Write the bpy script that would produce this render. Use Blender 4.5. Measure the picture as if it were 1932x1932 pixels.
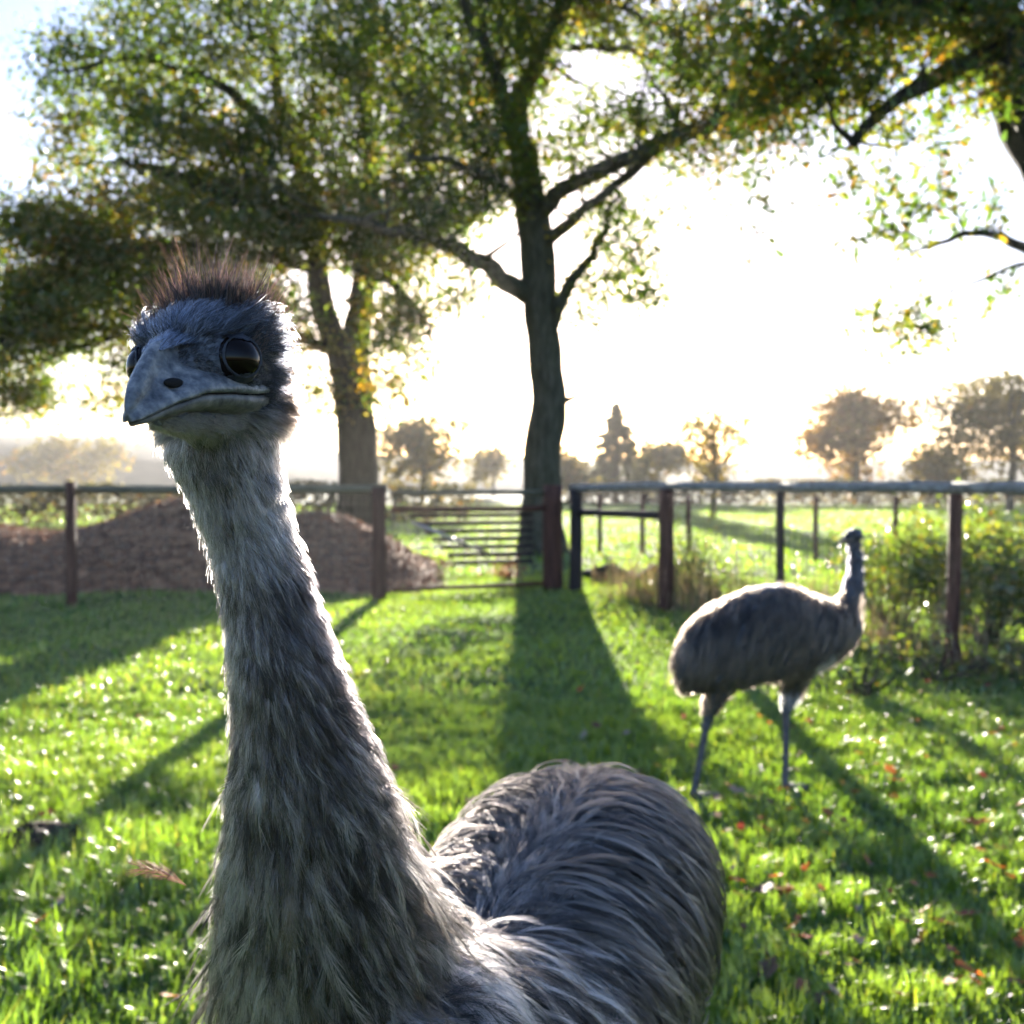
import bpy, math, random
import numpy as np
from mathutils import Vector, Matrix, noise
from mathutils.bvhtree import BVHTree

for _o in list(bpy.data.objects):
    bpy.data.objects.remove(_o)
scene = bpy.context.scene
COL = scene.collection
random.seed(7)
RNG = np.random.default_rng(11)

# ------------------------------------------------------------------ camera
CAM_H = 1.5
TILT = math.atan(61 / 1932)              # the horizon lies a little above the middle of the picture
cam_data = bpy.data.cameras.new('camera')
cam_data.sensor_width = 36.0
cam_data.lens = 36.0
cam_data.clip_start = 0.05
cam_data.clip_end = 20000
cam_data.dof.use_dof = True
cam_data.dof.focus_distance = 0.66
cam_data.dof.aperture_fstop = 9.6
cam = bpy.data.objects.new('camera', cam_data)
COL.objects.link(cam)
cam.location = (0, 0, CAM_H)
cam.rotation_euler = (math.pi / 2 - TILT, 0, 0)
scene.camera = cam

# ------------------------------------------------------------------ sky and sun
SUN_AZ = 0.021                            # radians to the right of straight ahead
SUN_EL = math.radians(7.4)
world = bpy.data.worlds.new('World')
scene.world = world
world.use_nodes = True
wn, wl = world.node_tree.nodes, world.node_tree.links
wn.clear()
sky = wn.new('ShaderNodeTexSky')
sky.sky_type = 'NISHITA'
sky.sun_disc = False
sky.sun_elevation = SUN_EL
sky.sun_rotation = SUN_AZ
sky.altitude = 60
sky.air_density = 1.0
sky.dust_density = 1.0
sky.ozone_density = 2.6
bg = wn.new('ShaderNodeBackground')
bg.inputs['Strength'].default_value = 0.07
wo = wn.new('ShaderNodeOutputWorld')
wb = wn.new('ShaderNodeVectorMath')          # the camera's daylight white balance
wb.operation = 'MULTIPLY'
wb.inputs[1].default_value = (1.0, 0.93, 1.07)
wl.new(sky.outputs[0], wb.inputs[0])
wl.new(wb.outputs[0], bg.inputs['Color'])
wl.new(bg.outputs[0], wo.inputs['Surface'])

sun_data = bpy.data.lights.new('sun', 'SUN')
sun_data.energy = 5.0
sun_data.angle = math.radians(0.6)
sun_data.color = (1.0, 0.91, 0.8)
sun = bpy.data.objects.new('sun', sun_data)
COL.objects.link(sun)
sdir = Vector((math.sin(SUN_AZ) * math.cos(SUN_EL), math.cos(SUN_AZ) * math.cos(SUN_EL), math.sin(SUN_EL)))
sun.rotation_euler = sdir.to_track_quat('Z', 'Y').to_euler()
sun.location = sdir * 60

scene.view_settings.view_transform = 'Standard'
scene.view_settings.look = 'None'
scene.view_settings.exposure = 2.7
scene.view_settings.gamma = 1.0
scene.view_settings.use_curve_mapping = False
scene.render.engine = 'CYCLES'
cy = scene.cycles
cy.use_denoising = True
cy.use_adaptive_sampling = True
cy.adaptive_threshold = 0.035
cy.max_bounces = 5
cy.diffuse_bounces = 2
cy.glossy_bounces = 3
cy.transmission_bounces = 4
cy.transparent_max_bounces = 16
cy.volume_bounces = 0
cy.sample_clamp_indirect = 6.0
cy.sample_clamp_direct = 0.0
cy.caustics_reflective = False
cy.caustics_refractive = False


# ------------------------------------------------------------------ helpers
def P(px, py, d):
    """point at depth d along the ray of the picture's position (1932 scale): used to survey where things stand"""
    u, v = (px - 966) / 1932, (966 - py) / 1932
    c, s = math.cos(TILT), math.sin(TILT)
    y, z = c + v * s, -s + v * c
    k = d / y
    return Vector((u * k, d, CAM_H + z * k))


def gz(x, y):
    """ground height"""
    return 0.022 * math.sin(x * 1.3 + 0.7) * math.cos(y * 0.9) + 0.014 * math.sin(x * 2.9 - y * 2.1)


def gz_np(x, y):
    return 0.022 * np.sin(x * 1.3 + 0.7) * np.cos(y * 0.9) + 0.014 * np.sin(x * 2.9 - y * 2.1)


def G(px, py):
    """ground position seen at a picture position"""
    u, v = (px - 966) / 1932, (966 - py) / 1932
    c, s = math.cos(TILT), math.sin(TILT)
    y, z = c + v * s, -s + v * c
    k = -CAM_H / z
    return Vector((u * k, y * k, 0))


def tag(o, label=None, cat=None, group=None, kind=None):
    if label: o['label'] = label
    if cat: o['category'] = cat
    if group: o['group'] = group
    if kind: o['kind'] = kind
    return o


def link(o, parent=None):
    COL.objects.link(o)
    if parent is not None:
        o.parent = parent
        o.matrix_parent_inverse = Matrix.Translation(-Vector(parent_world(parent)))
    return o


def parent_world(o):
    return Vector(o.location)


def empty(name, loc):
    o = bpy.data.objects.new(name, None)
    o.location = loc
    o.empty_display_size = 0.1
    COL.objects.link(o)
    return o


def np_mesh(name, V, F, mats=None, smooth=False, tint=None, extra=None):
    """mesh from arrays; F is (m,k)"""
    V = np.asarray(V, dtype=np.float32)
    F = np.asarray(F, dtype=np.int32)
    me = bpy.data.meshes.new(name)
    m, k = F.shape
    me.vertices.add(len(V))
    me.vertices.foreach_set('co', V.ravel())
    me.loops.add(m * k)
    me.loops.foreach_set('vertex_index', F.ravel())
    me.polygons.add(m)
    me.polygons.foreach_set('loop_start', np.arange(0, m * k, k, dtype=np.int32))
    if tint is not None:
        a = me.attributes.new('tint', 'FLOAT_COLOR', 'POINT')
        t = np.ones((len(V), 4), dtype=np.float32)
        t[:, :3] = tint
        a.data.foreach_set('color', t.ravel())
    me.update(calc_edges=True)
    if smooth:
        me.polygons.foreach_set('use_smooth', np.ones(m, dtype=bool))
    if mats is not None:
        for q in (mats if isinstance(mats, (list, tuple)) else [mats]):
            me.materials.append(q)
    return me


def mesh_obj(name, V, F, mat, parent=None, smooth=False, tint=None):
    o = bpy.data.objects.new(name, np_mesh(name, V, F, mat, smooth, tint))
    return link(o, parent)


class MB:
    """collects quads / tris (tris are stored as degenerate-free quads via separate list)"""
    def __init__(self):
        self.v, self.f = [], []

    def add(self, v, f):
        b = len(self.v)
        self.v += [tuple(q) for q in v]
        self.f += [tuple(i + b for i in q) for q in f]
        return self

    def box(self, c, s, rot=None):
        x, y, z = (q / 2 for q in s)
        v = [Vector(q) for q in ((-x, -y, -z), (x, -y, -z), (x, y, -z), (-x, y, -z), (-x, -y, z), (x, -y, z), (x, y, z), (-x, y, z))]
        if rot is not None:
            v = [rot @ q for q in v]
        v = [q + Vector(c) for q in v]
        return self.add(v, [(0, 3, 2, 1), (4, 5, 6, 7), (0, 1, 5, 4), (1, 2, 6, 5), (2, 3, 7, 6), (3, 0, 4, 7)])

    def tube(self, pts, rad, n=8, cap=True):
        v, f = tube(pts, rad, n, cap)
        return self.add(v, f)

    def build(self, name, mat, parent=None, smooth=False):
        me = bpy.data.meshes.new(name)
        me.from_pydata(self.v, [], self.f)
        me.update()
        if smooth:
            me.polygons.foreach_set('use_smooth', [True] * len(me.polygons))
        me.materials.append(mat)
        o = bpy.data.objects.new(name, me)
        return link(o, parent)


def tube(pts, rad, n=8, cap=True):
    pts = [Vector(p) for p in pts]
    if not hasattr(rad, '__len__'):
        rad = [rad] * len(pts)
    v, f = [], []
    t0 = (pts[1] - pts[0]).normalized()
    ref = Vector((0, 0, 1)) if abs(t0.z) < 0.9 else Vector((1, 0, 0))
    nx = t0.cross(ref).normalized()
    for i, p in enumerate(pts):
        a = pts[max(i - 1, 0)]
        b = pts[min(i + 1, len(pts) - 1)]
        t = (b - a).normalized()
        nx = (nx - t * nx.dot(t)).normalized()
        ny = t.cross(nx)
        for k in range(n):
            an = 2 * math.pi * k / n
            v.append(p + (nx * math.cos(an) + ny * math.sin(an)) * rad[i])
    for i in range(len(pts) - 1):
        for k in range(n):
            k2 = (k + 1) % n
            f.append((i * n + k, i * n + k2, (i + 1) * n + k2, (i + 1) * n + k))
    if cap:
        f.append(tuple(reversed(range(n))))
        f.append(tuple((len(pts) - 1) * n + k for k in range(n)))
    return v, f


def smooth_path(pts, sub=6):
    """catmull-rom through points; works on vectors of any length"""
    pts = [np.asarray(p, dtype=float) for p in pts]
    q = [2 * pts[0] - pts[1]] + pts + [2 * pts[-1] - pts[-2]]
    out = []
    for i in range(1, len(q) - 2):
        for k in range(sub):
            t = k / sub
            out.append(0.5 * (2 * q[i] + (q[i + 1] - q[i - 1]) * t + (2 * q[i - 1] - 5 * q[i] + 4 * q[i + 1] - q[i + 2]) * t * t
                              + (-q[i - 1] + 3 * q[i] - 3 * q[i + 1] + q[i + 2]) * t ** 3))
    out.append(pts[-1])
    return np.array(out)


# ------------------------------------------------------------------ materials
def new_mat(name):
    m = bpy.data.materials.new(name)
    m.use_nodes = True
    m.node_tree.nodes.clear()
    return m, m.node_tree.nodes, m.node_tree.links


def surface(name, c1, c2, scale=8.0, rough=0.8, bump=0.3, bscale=40.0, stretch=(1, 1, 1), c3=None, spec=0.3, detail=6, dist=0.02):
    """two or three colour noise surface with fine relief"""
    m, n, l = new_mat(name)
    out = n.new('ShaderNodeOutputMaterial')
    b = n.new('ShaderNodeBsdfPrincipled')
    tc = n.new('ShaderNodeTexCoord')
    mp = n.new('ShaderNodeMapping')
    mp.inputs['Scale'].default_value = stretch
    l.new(tc.outputs['Object'], mp.inputs['Vector'])
    t = n.new('ShaderNodeTexNoise')
    t.inputs['Scale'].default_value = scale
    t.inputs['Detail'].default_value = detail
    t.inputs['Roughness'].default_value = 0.62
    l.new(mp.outputs[0], t.inputs['Vector'])
    r = n.new('ShaderNodeValToRGB')
    e = r.color_ramp.elements
    e[0].position, e[1].position = 0.32, 0.68
    e[0].color, e[1].color = (*c1, 1), (*c2, 1)
    if c3:
        q = e.new(0.5)
        q.color = (*c3, 1)
    l.new(t.outputs['Fac'], r.inputs[0])
    l.new(r.outputs[0], b.inputs['Base Color'])
    b.inputs['Roughness'].default_value = rough
    b.inputs['Specular IOR Level'].default_value = spec
    t2 = n.new('ShaderNodeTexNoise')
    t2.inputs['Scale'].default_value = bscale
    t2.inputs['Detail'].default_value = 5
    l.new(mp.outputs[0], t2.inputs['Vector'])
    bp = n.new('ShaderNodeBump')
    bp.inputs['Strength'].default_value = bump
    bp.inputs['Distance'].default_value = dist
    l.new(t2.outputs['Fac'], bp.inputs['Height'])
    l.new(bp.outputs[0], b.inputs['Normal'])
    l.new(b.outputs[0], out.inputs['Surface'])
    return m


def leaf_mat(name, trans=0.5, gloss=0.08, grough=0.35, boost=(1.7, 1.5, 0.8), fixed=None):
    """thin leaf: diffuse, light coming through, a little wet gloss; colour from the tint attribute"""
    m, n, l = new_mat(name)
    out = n.new('ShaderNodeOutputMaterial')
    if fixed is None:
        at = n.new('ShaderNodeAttribute')
        at.attribute_name = 'tint'
        src = at.outputs['Color']
    else:
        rgb = n.new('ShaderNodeRGB')
        rgb.outputs[0].default_value = (*fixed, 1)
        src = rgb.outputs[0]
    d = n.new('ShaderNodeBsdfDiffuse')
    l.new(src, d.inputs['Color'])
    t = n.new('ShaderNodeBsdfTranslucent')
    mx = n.new('ShaderNodeVectorMath')
    mx.operation = 'MULTIPLY'
    mx.inputs[1].default_value = boost
    l.new(src, mx.inputs[0])
    l.new(mx.outputs[0], t.inputs['Color'])
    a = n.new('ShaderNodeMixShader')
    a.inputs[0].default_value = trans
    l.new(d.outputs[0], a.inputs[1])
    l.new(t.outputs[0], a.inputs[2])
    g = n.new('ShaderNodeBsdfGlossy')
    g.inputs['Roughness'].default_value = grough
    g.inputs['Color'].default_value = (1, 1, 1, 1)
    b = n.new('ShaderNodeMixShader')
    b.inputs[0].default_value = gloss
    l.new(a.outputs[0], b.inputs[1])
    l.new(g.outputs[0], b.inputs[2])
    l.new(b.outputs[0], out.inputs['Surface'])
    return m


M = {}
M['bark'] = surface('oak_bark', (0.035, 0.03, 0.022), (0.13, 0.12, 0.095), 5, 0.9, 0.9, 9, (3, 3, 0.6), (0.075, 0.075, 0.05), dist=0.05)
M['dark_bark'] = surface('dark_oak_bark', (0.014, 0.013, 0.01), (0.06, 0.055, 0.04), 5, 0.95, 0.9, 9, (3, 3, 0.6), (0.032, 0.032, 0.02), dist=0.05)  # the same oak bark pattern in darker tones, for the two flanking oaks
M['post'] = surface('brown_stained_timber', (0.055, 0.025, 0.019), (0.14, 0.062, 0.045), 6, 0.75, 0.5, 30, (4, 4, 0.5))
M['dark_post'] = surface('dark_creosoted_timber', (0.022, 0.018, 0.02), (0.06, 0.045, 0.045), 6, 0.75, 0.5, 30, (4, 4, 0.5))
M['rail'] = surface('weathered_grey_timber', (0.16, 0.16, 0.155), (0.42, 0.42, 0.42), 5, 0.7, 0.5, 30, (0.7, 4, 4), (0.27, 0.27, 0.26))
M['rail_mossy'] = surface('mossy_grey_timber', (0.09, 0.09, 0.055), (0.22, 0.2, 0.14), 5, 0.8, 0.5, 30, (0.7, 4, 4))
M['steel'] = surface('galvanised_steel', (0.35, 0.36, 0.38), (0.5, 0.5, 0.52), 20, 0.35, 0.1, 60, spec=0.5)
M['steel'].node_tree.nodes['Principled BSDF'].inputs['Metallic'].default_value = 0.8
M['dull_wire'] = surface('dull_rusted_wire', (0.07, 0.055, 0.045), (0.15, 0.12, 0.1), 20, 0.6, 0.1, 60)
M['green_wire'] = surface('green_coated_wire', (0.02, 0.07, 0.04), (0.03, 0.1, 0.06), 10, 0.4, 0.05, 60)
M['soil'] = surface('dark_soil', (0.02, 0.014, 0.01), (0.06, 0.04, 0.028), 30, 0.95, 0.8, 60)
M['heap'] = surface('woodchip_mulch', (0.11, 0.055, 0.033), (0.5, 0.28, 0.165), 6, 0.95, 1.0, 35, c3=(0.25, 0.135, 0.08), dist=0.06)
M['chip'] = leaf_mat('wood_chip', 0.08, 0.05, 0.5, (1, 0.9, 0.7))
M['oak_leaf'] = leaf_mat('oak_leaf', 0.62, 0.04, 0.4, (1.9, 1.75, 0.6))
M['grass'] = leaf_mat('grass_blade', 0.62, 0.09, 0.28, (2.6, 2.15, 0.75))
M['litter'] = leaf_mat('fallen_leaf', 0.4, 0.1, 0.3, (1.5, 1.1, 0.7))
M['hedge_leaf'] = leaf_mat('bramble_leaf', 0.55, 0.09, 0.3, (1.9, 1.75, 0.6))
M['straw'] = leaf_mat('dry_stem', 0.35, 0.06, 0.4, (1.3, 1.15, 0.9))
M['far_leaf'] = leaf_mat('far_leaf', 0.45, 0.02, 0.5)
M['turf'] = surface('turf_soil', (0.03, 0.055, 0.012), (0.075, 0.13, 0.022), 3.5, 0.95, 0.6, 80, c3=(0.05, 0.09, 0.017))
M['hill'] = surface('hill_woods', (0.07, 0.075, 0.04), (0.15, 0.12, 0.07), 0.05, 0.95, 0.2, 0.4, c3=(0.1, 0.095, 0.05), dist=2.0)
M['pasture'] = surface('pasture', (0.08, 0.15, 0.025), (0.13, 0.22, 0.04), 0.1, 0.95, 0.2, 0.8)

# ------------------------------------------------------------------ ground: one sheet to the horizon
def build_ground():
    ys = np.concatenate([np.linspace(-6, 30, 140), np.geomspace(31, 6000, 50)])
    xs = np.concatenate([-np.geomspace(6000, 15, 40), np.linspace(-14, 14, 110), np.geomspace(15, 6000, 40)])
    X, Y = np.meshgrid(xs, ys)
    Z = gz_np(X, Y) * np.clip(1 - (np.hypot(X, Y) - 25) / 15, 0, 1)
    V = np.stack([X, Y, Z], -1).reshape(-1, 3)
    nx = len(xs)
    i, j = np.meshgrid(np.arange(len(ys) - 1), np.arange(nx - 1), indexing='ij')
    a = (i * nx + j).ravel()
    F = np.stack([a, a + 1, a + nx + 1, a + nx], -1)
    o = mesh_obj('ground', V, F, M['turf'], smooth=True)
    tag(o, kind='structure')
build_ground()


def hill(name, pts, depth, back, mat, seed):
    """a ridge: outline heights over x, running back with a rounded section"""
    pts = np.array(pts, float)
    xs = np.linspace(pts[0, 0], pts[-1, 0], 120)
    hs = np.interp(xs, pts[:, 0], pts[:, 1])
    hs = hs + np.array([noise.fractal(Vector((x * 0.02, seed, 0)), 1.0, 2.0, 4) for x in xs]) * hs.max() * 0.05
    ts = np.linspace(0, 1, 16)
    V = []
    for t in ts:
        y = depth + back * t
        k = math.sin(min(t * 1.15, 1) * math.pi / 2) ** 0.9 if t < 0.9 else 1 - (t - 0.9) * 3
        for x, h in zip(xs, hs):
            V.append((x * (1 + 0.25 * t), y, max(h * k, 0) - 0.3))
    n = len(xs)
    F = [(i * n + j, i * n + j + 1, (i + 1) * n + j + 1, (i + 1) * n + j) for i in range(len(ts) - 1) for j in range(n - 1)]
    o = mesh_obj(name, V, F, mat, smooth=True)
    tag(o, kind='structure')
    return o

hill('hill', [(-230, 12.5), (-120, 13), (-70, 11.5), (-30, 8), (20, 6.5), (60, 6), (110, 7), (190, 6), (260, 7)], 150, 120, M['hill'], 3.0)

# ------------------------------------------------------------------ fences and gate
def post_mesh(base, top_z, r, square=False, lean=(0, 0), seed=0):
    rnd = random.Random(seed)
    x, y = base.x, base.y
    pts, rad = [], []
    for k in range(7):
        t = k / 6
        pts.append(Vector((x + lean[0] * t + rnd.uniform(-1, 1) * 0.004, y + lean[1] * t, gz(x, y) - 0.15 + (top_z + 0.15 - gz(x, y)) * t)))
        rad.append(r * (1.04 - 0.08 * t) * rnd.uniform(0.97, 1.03))
    pts.append(pts[-1] + Vector((0, 0, 0.012)))
    rad.append(r * 0.82)
    return MB().tube(pts, rad, 4 if square else 12)


def rail_mesh(a, b, r, seed=0, n=10, sag=0.01):
    rnd = random.Random(seed)
    k = max(6, int((b - a).length / 0.5))
    pts, rad = [], []
    for i in range(k + 1):
        t = i / k
        q = a.lerp(b, t)
        pts.append(q + Vector((0, 0, -sag * math.sin(t * math.pi) + rnd.uniform(-1, 1) * 0.004)))
        rad.append(r * rnd.uniform(0.95, 1.05))
    return MB().tube(pts, rad, n)


def netting(a, b, z0, z1, sx, sz, r, mb=None):
    """wire grid between two ground positions"""
    mb = mb or MB()
    L = (b - a).length
    d = (b - a).normalized()
    n = int(L / sx)
    for i in range(n + 1):
        q = a + d * (i * L / n)
        mb.tube([q + Vector((0, 0, z0)), q + Vector((0, 0, z1))], r, 4, False)
    m = int((z1 - z0) / sz)
    for j in range(m + 1):
        z = z0 + (z1 - z0) * j / m
        mb.tube([a + Vector((0, 0, z)), b + Vector((0, 0, z))], r, 4, False)
    return mb


def build_fences():
    # fence of the paddock, left of the gate
    A0, A1 = Vector((-8.9, 11.9, 0)), Vector((-5.22, 12.1, 0))
    A2 = Vector((-1.64, 12.6, 0))
    f = empty('paddock_fence', (A0 + A2) / 2)
    tag(f, 'post and rail fence with wire netting in front of the brown heap', 'fence')
    for k, (q, r, h) in enumerate(((A0, 0.055, 1.45), (A1, 0.062, 1.47), (A2, 0.088, 1.4))):
        post_mesh(q, h, r, seed=k).build('post', M['post'], f, True)
    z = Vector((0, 0.085, 1.405))
    rail_mesh(A0 + z + Vector((-2.6, -0.1, 0)), A2 + z + Vector((0.1, 0, -0.02)), 0.052, 5).build('top_rail', M['rail_mossy'], f, True)
    mb = netting(A0 + Vector((-2, 0.075, 0)), A2 + Vector((0, 0.095, 0)), 0.04, 1.33, 0.15, 0.12, 0.0034)
    mb.build('wire_netting', M['dull_wire'], f)

    # gate
    B0, B1 = Vector((-1.52, 13.0, 0)), Vector((0.42, 13.75, 0))
    g = empty('field_gate', (B0 + B1) / 2)
    tag(g, 'timber framed field gate with wire mesh and a pale diagonal brace', 'gate')
    up = Vector((0, 0, 1))
    rail_mesh(B0 + up * 1.335, B1 + up * 1.33, 0.036, 8, sag=0).build('top_rail', M['rail_mossy'], g, True)
    rail_mesh(B0 + up * 1.13, B1 + up * 1.12, 0.042, 9, sag=0.012).build('gate_bar', M['post'], g, True)
    rail_mesh(B0 + up * 0.1, B1 + up * 0.1, 0.03, 10, sag=0).build('gate_bar', M['post'], g, True)
    netting(B0 + Vector((0, 0.05, 0)), B1 + Vector((0, 0.05, 0)), 0.1, 1.1, 0.155, 0.112, 0.0045).build('gate_mesh', M['dull_wire'], g)
    d = (B1 - B0)
    for k in range(7):
        za = 1.035 - 0.104 * k
        a_, b_ = B0 + d * (0.1 + 0.05 * k) + Vector((0, 0.1, za)), B0 + d * 0.93 + Vector((0, 0.1, za - 0.008))
        t_ = (b_ - a_).normalized()
        n_ = Vector((-t_.y, t_.x, 0)) * 0.011
        h_ = Vector((0, 0, 0.031))
        v_ = [a_ - n_ - h_, b_ - n_ - h_, b_ + n_ - h_, a_ + n_ - h_, a_ - n_ + h_, b_ - n_ + h_, b_ + n_ + h_, a_ + n_ + h_]
        MB().add(v_, [(0, 3, 2, 1), (4, 5, 6, 7), (0, 1, 5, 4), (1, 2, 6, 5), (2, 3, 7, 6), (3, 0, 4, 7)]).build('slat', M['dark_post'], g)
    MB().tube([B0 + d * 0.12 + Vector((0, 0.03, 0.96)), B0 + d * 0.62 + Vector((0, 0.03, 0.53))], 0.022, 8).build('brace', M['steel'], g, True)

    # the pair of stout gate posts
    for (q, r, h, mat, lab) in ((Vector((0.55, 13.8, 0)), 0.135, 1.42, M['post'], 'stout reddish brown gate post in front of the oak trunk'),
                                (Vector((0.86, 13.7, 0)), 0.085, 1.36, M['dark_post'], 'dark slimmer post right beside the stout gate post')):
        o = post_mesh(q, h, r, seed=int(r * 1000)).build('gate_post', mat, None, True)
        tag(o, lab, 'post', 'posts beside the gate')

    # right hand fence, coming towards the camera
    C0, C1, C2, C3 = Vector((0.86, 13.7, 0)), Vector((1.75, 11.6, 0)), Vector((2.59, 9.87, 0)), Vector((3.47, 8.05, 0))
    C4 = C3 + (C3 - C2) * 1.05
    f = empty('boundary_fence', (C0 + C4) / 2)
    tag(f, 'fence with pale grey round top rail behind the second emu', 'fence')
    for k, (q, r, h) in enumerate(((C1, 0.088, 1.385), (C2, 0.044, 1.385), (C3, 0.055, 1.385), (C4, 0.055, 1.385))):
        post_mesh(q, h, r, seed=20 + k, lean=((0.02, 0) if k == 2 else (0, 0))).build('post', M['post'] if k != 1 else M['dark_post'], f, True)
    joints = [C0 + Vector((-0.3, 0.75, 1.41)), C1 + Vector((0.02, 0, 1.43)), C2 + Vector((0, 0, 1.432)), C3 + Vector((0, 0, 1.437)), C4 + Vector((0, 0, 1.437))]
    joints[0] = C0 + Vector((-0.05, 0.1, 1.39))
    for k in range(len(joints) - 1):
        rail_mesh(joints[k], joints[k + 1], 0.05, 30 + k, sag=0.0).build('top_rail', M['rail'], f, True)
    rail_mesh(C0 + up * 1.07, C1 + up * 1.09, 0.05, 41, sag=0).build('middle_rail', M['dark_post'], f, True)
    off = Vector((0.07, 0.035, 0))
    netting(C0 + off, C4 + off, 0.04, 1.0, 0.09, 0.075, 0.0028).build('wire_netting', M['green_wire'], f)

    # stock fence across the field behind
    D = [Vector((1.8, 21.0, 0)), Vector((2.68, 21.0, 0)), Vector((3.45, 20.0, 0)), Vector((5.55, 18.7, 0)), Vector((6.6, 17.6, 0)), Vector((8.6, 16.2, 0))]
    f = empty('stock_fence', D[2])
    tag(f, 'thin far stock fence with slim posts at the edge of the field', 'fence')
    for k, q in enumerate(D):
        post_mesh(q, 1.2, 0.05, seed=60 + k).build('post', M['post'], f, True)
    mb = MB()
    for k in range(len(D) - 1):
        for z in (0.35, 0.75, 1.1):
            mb.tube([D[k] + up * z, D[k + 1] + up * z], 0.003, 4, False)
    mb.build('strand_wire', M['dull_wire'], f)
build_fences()


# ------------------------------------------------------------------ woodchip heap behind the fence
def build_heap():
    n = 90
    xs = np.linspace(-10.5, -0.9, n)
    ys = np.linspace(13.4, 19.5, 60)
    X, Y = np.meshgrid(xs, ys)
    prof = np.interp(X, [-10.5, -9.6, -8.6, -7.2, -6.0, -4.9, -4.0, -3.2, -2.4, -1.6, -0.9], [0, 0.42, 0.66, 0.8, 0.98, 1.1, 1.12, 0.98, 0.66, 0.25, 0]) * (1 + 0.16 * np.sin(X * 1.9 + Y * 1.1))
    t = (Y - 13.4) / 6.1
    sec = np.clip(np.sin(np.clip(t, 0, 1) * math.pi), 0, 1) ** 0.8
    Z = prof * sec
    for a in range(X.shape[0]):
        for b in range(X.shape[1]):
            Z[a, b] += (noise.fractal(Vector((X[a, b] * 0.9, Y[a, b] * 0.9, 1)), 1, 2, 5) * 0.10 + 0.04 * noise.noise(Vector((X[a, b] * 5, Y[a, b] * 5, 3)))) * min(1, Z[a, b] * 3)
    V = np.stack([X, Y, Z - 0.03], -1).reshape(-1, 3)
    F = [(i * n + j, i * n + j + 1, (i + 1) * n + j + 1, (i + 1) * n + j) for i in range(59) for j in range(n - 1)]
    h = empty('mulch_heap', (-5, 16, 0))
    tag(h, 'long low heap of brown woodchip mulch behind the fence', 'heap')
    mesh_obj('heap_body', V, F, M['heap'], h, smooth=True)
    # loose chips on it
    k = 14000
    fi = RNG.integers(0, 59, k)
    fj = RNG.integers(0, n - 1, k)
    p = V[fi * n + fj] + RNG.uniform(0, 1, (k, 1)) * (V[(fi + 1) * n + fj + 1] - V[fi * n + fj]) + RNG.uniform(-0.04, 0.04, (k, 3)) * [1, 1, 0.3]
    p = p[(p[:, 2] > 0.0)]
    cols = np.array([(0.12, 0.07, 0.05), (0.27, 0.16, 0.1), (0.46, 0.31, 0.21), (0.34, 0.14, 0.065), (0.24, 0.18, 0.14)])
    c = cols[RNG.integers(0, 5, len(p))] * RNG.uniform(0.7, 1.3, (len(p), 1))
    V2, F2, T2 = leaf_arrays(p + [0, 0, 0.03], RNG.uniform(0.03, 0.09, len(p)), c, aspect=0.4)
    o = mesh_obj('loose_chips', V2, F2, M['chip'], h, tint=T2)
    tag(o, kind='stuff')


def rand_frames(n, flat=0.0):
    """random orthonormal frames (a: length axis, b: width axis); flat pushes them towards lying level"""
    a = RNG.normal(size=(n, 3))
    a[:, 2] *= (1 - flat)
    a /= np.linalg.norm(a, axis=1, keepdims=True)
    r = RNG.normal(size=(n, 3))
    if flat > 0:
        up = np.array([0, 0, 1.0])
        nrm = RNG.normal(size=(n, 3)) * (1 - flat) + up * flat * 2
        b = np.cross(nrm, a)
    else:
        b = np.cross(r, a)
    b /= np.linalg.norm(b, axis=1, keepdims=True) + 1e-9
    return a, b


def leaf_arrays(p, size, col, aspect=0.6, flat=0.0, fold=0.18, droop=None):
    """folded kite-shaped leaves: 4 vertices, 2 triangles each"""
    n = len(p)
    a, b = rand_frames(n, flat)
    if droop is not None:
        a = a + np.array([0, 0, -droop])
        a /= np.linalg.norm(a, axis=1, keepdims=True)
        b = b - a * np.sum(a * b, 1, keepdims=True)
        b /= np.linalg.norm(b, axis=1, keepdims=True) + 1e-9
    c = np.cross(a, b)
    s = np.asarray(size)[:, None]
    v0 = p - a * s * 0.5
    v2 = p + a * s * 0.5
    m = p + a * s * 0.05 + c * s * fold
    v1 = m + b * s * aspect * 0.5
    v3 = m - b * s * aspect * 0.5
    V = np.stack([v0, v1, v2, v3], 1).reshape(-1, 3)
    i = np.arange(n)[:, None] * 4
    F = np.concatenate([i + [0, 1, 2], i + [0, 2, 3]], 0)
    T = np.repeat(col, 4, 0)
    return V, F, T


def lobed_leaf_arrays(p, size, col, flat=0.0, droop=0.3):
    """oak-like leaf with lobes: 9 vertices, 7 triangles"""
    n = len(p)
    a, b = rand_frames(n, flat)
    a = a + np.array([0, 0, -droop])
    a /= np.linalg.norm(a, axis=1, keepdims=True)
    b = b - a * np.sum(a * b, 1, keepdims=True)
    b /= np.linalg.norm(b, axis=1, keepdims=True) + 1e-9
    c = np.cross(a, b)
    s = np.asarray(size)[:, None]
    outline = [(-0.5, 0), (-0.2, 0.16), (-0.08, 0.1), (0.1, 0.3), (0.2, 0.17), (0.5, 0.02), (0.2, -0.17), (0.1, -0.3), (-0.08, -0.1), (-0.2, -0.16)]
    V = np.stack([p + a * s * q[0] + b * s * q[1] + c * s * (0.35 * abs(q[1])) for q in outline], 1).reshape(-1, 3)
    i = np.arange(n)[:, None] * 10
    F = np.concatenate([i + t for t in ([0, 1, 9], [1, 2, 9], [2, 8, 9], [2, 3, 8], [3, 4, 8], [4, 7, 8], [4, 6, 7], [4, 5, 6])], 0)
    return V, F, np.repeat(col, 10, 0)

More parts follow.
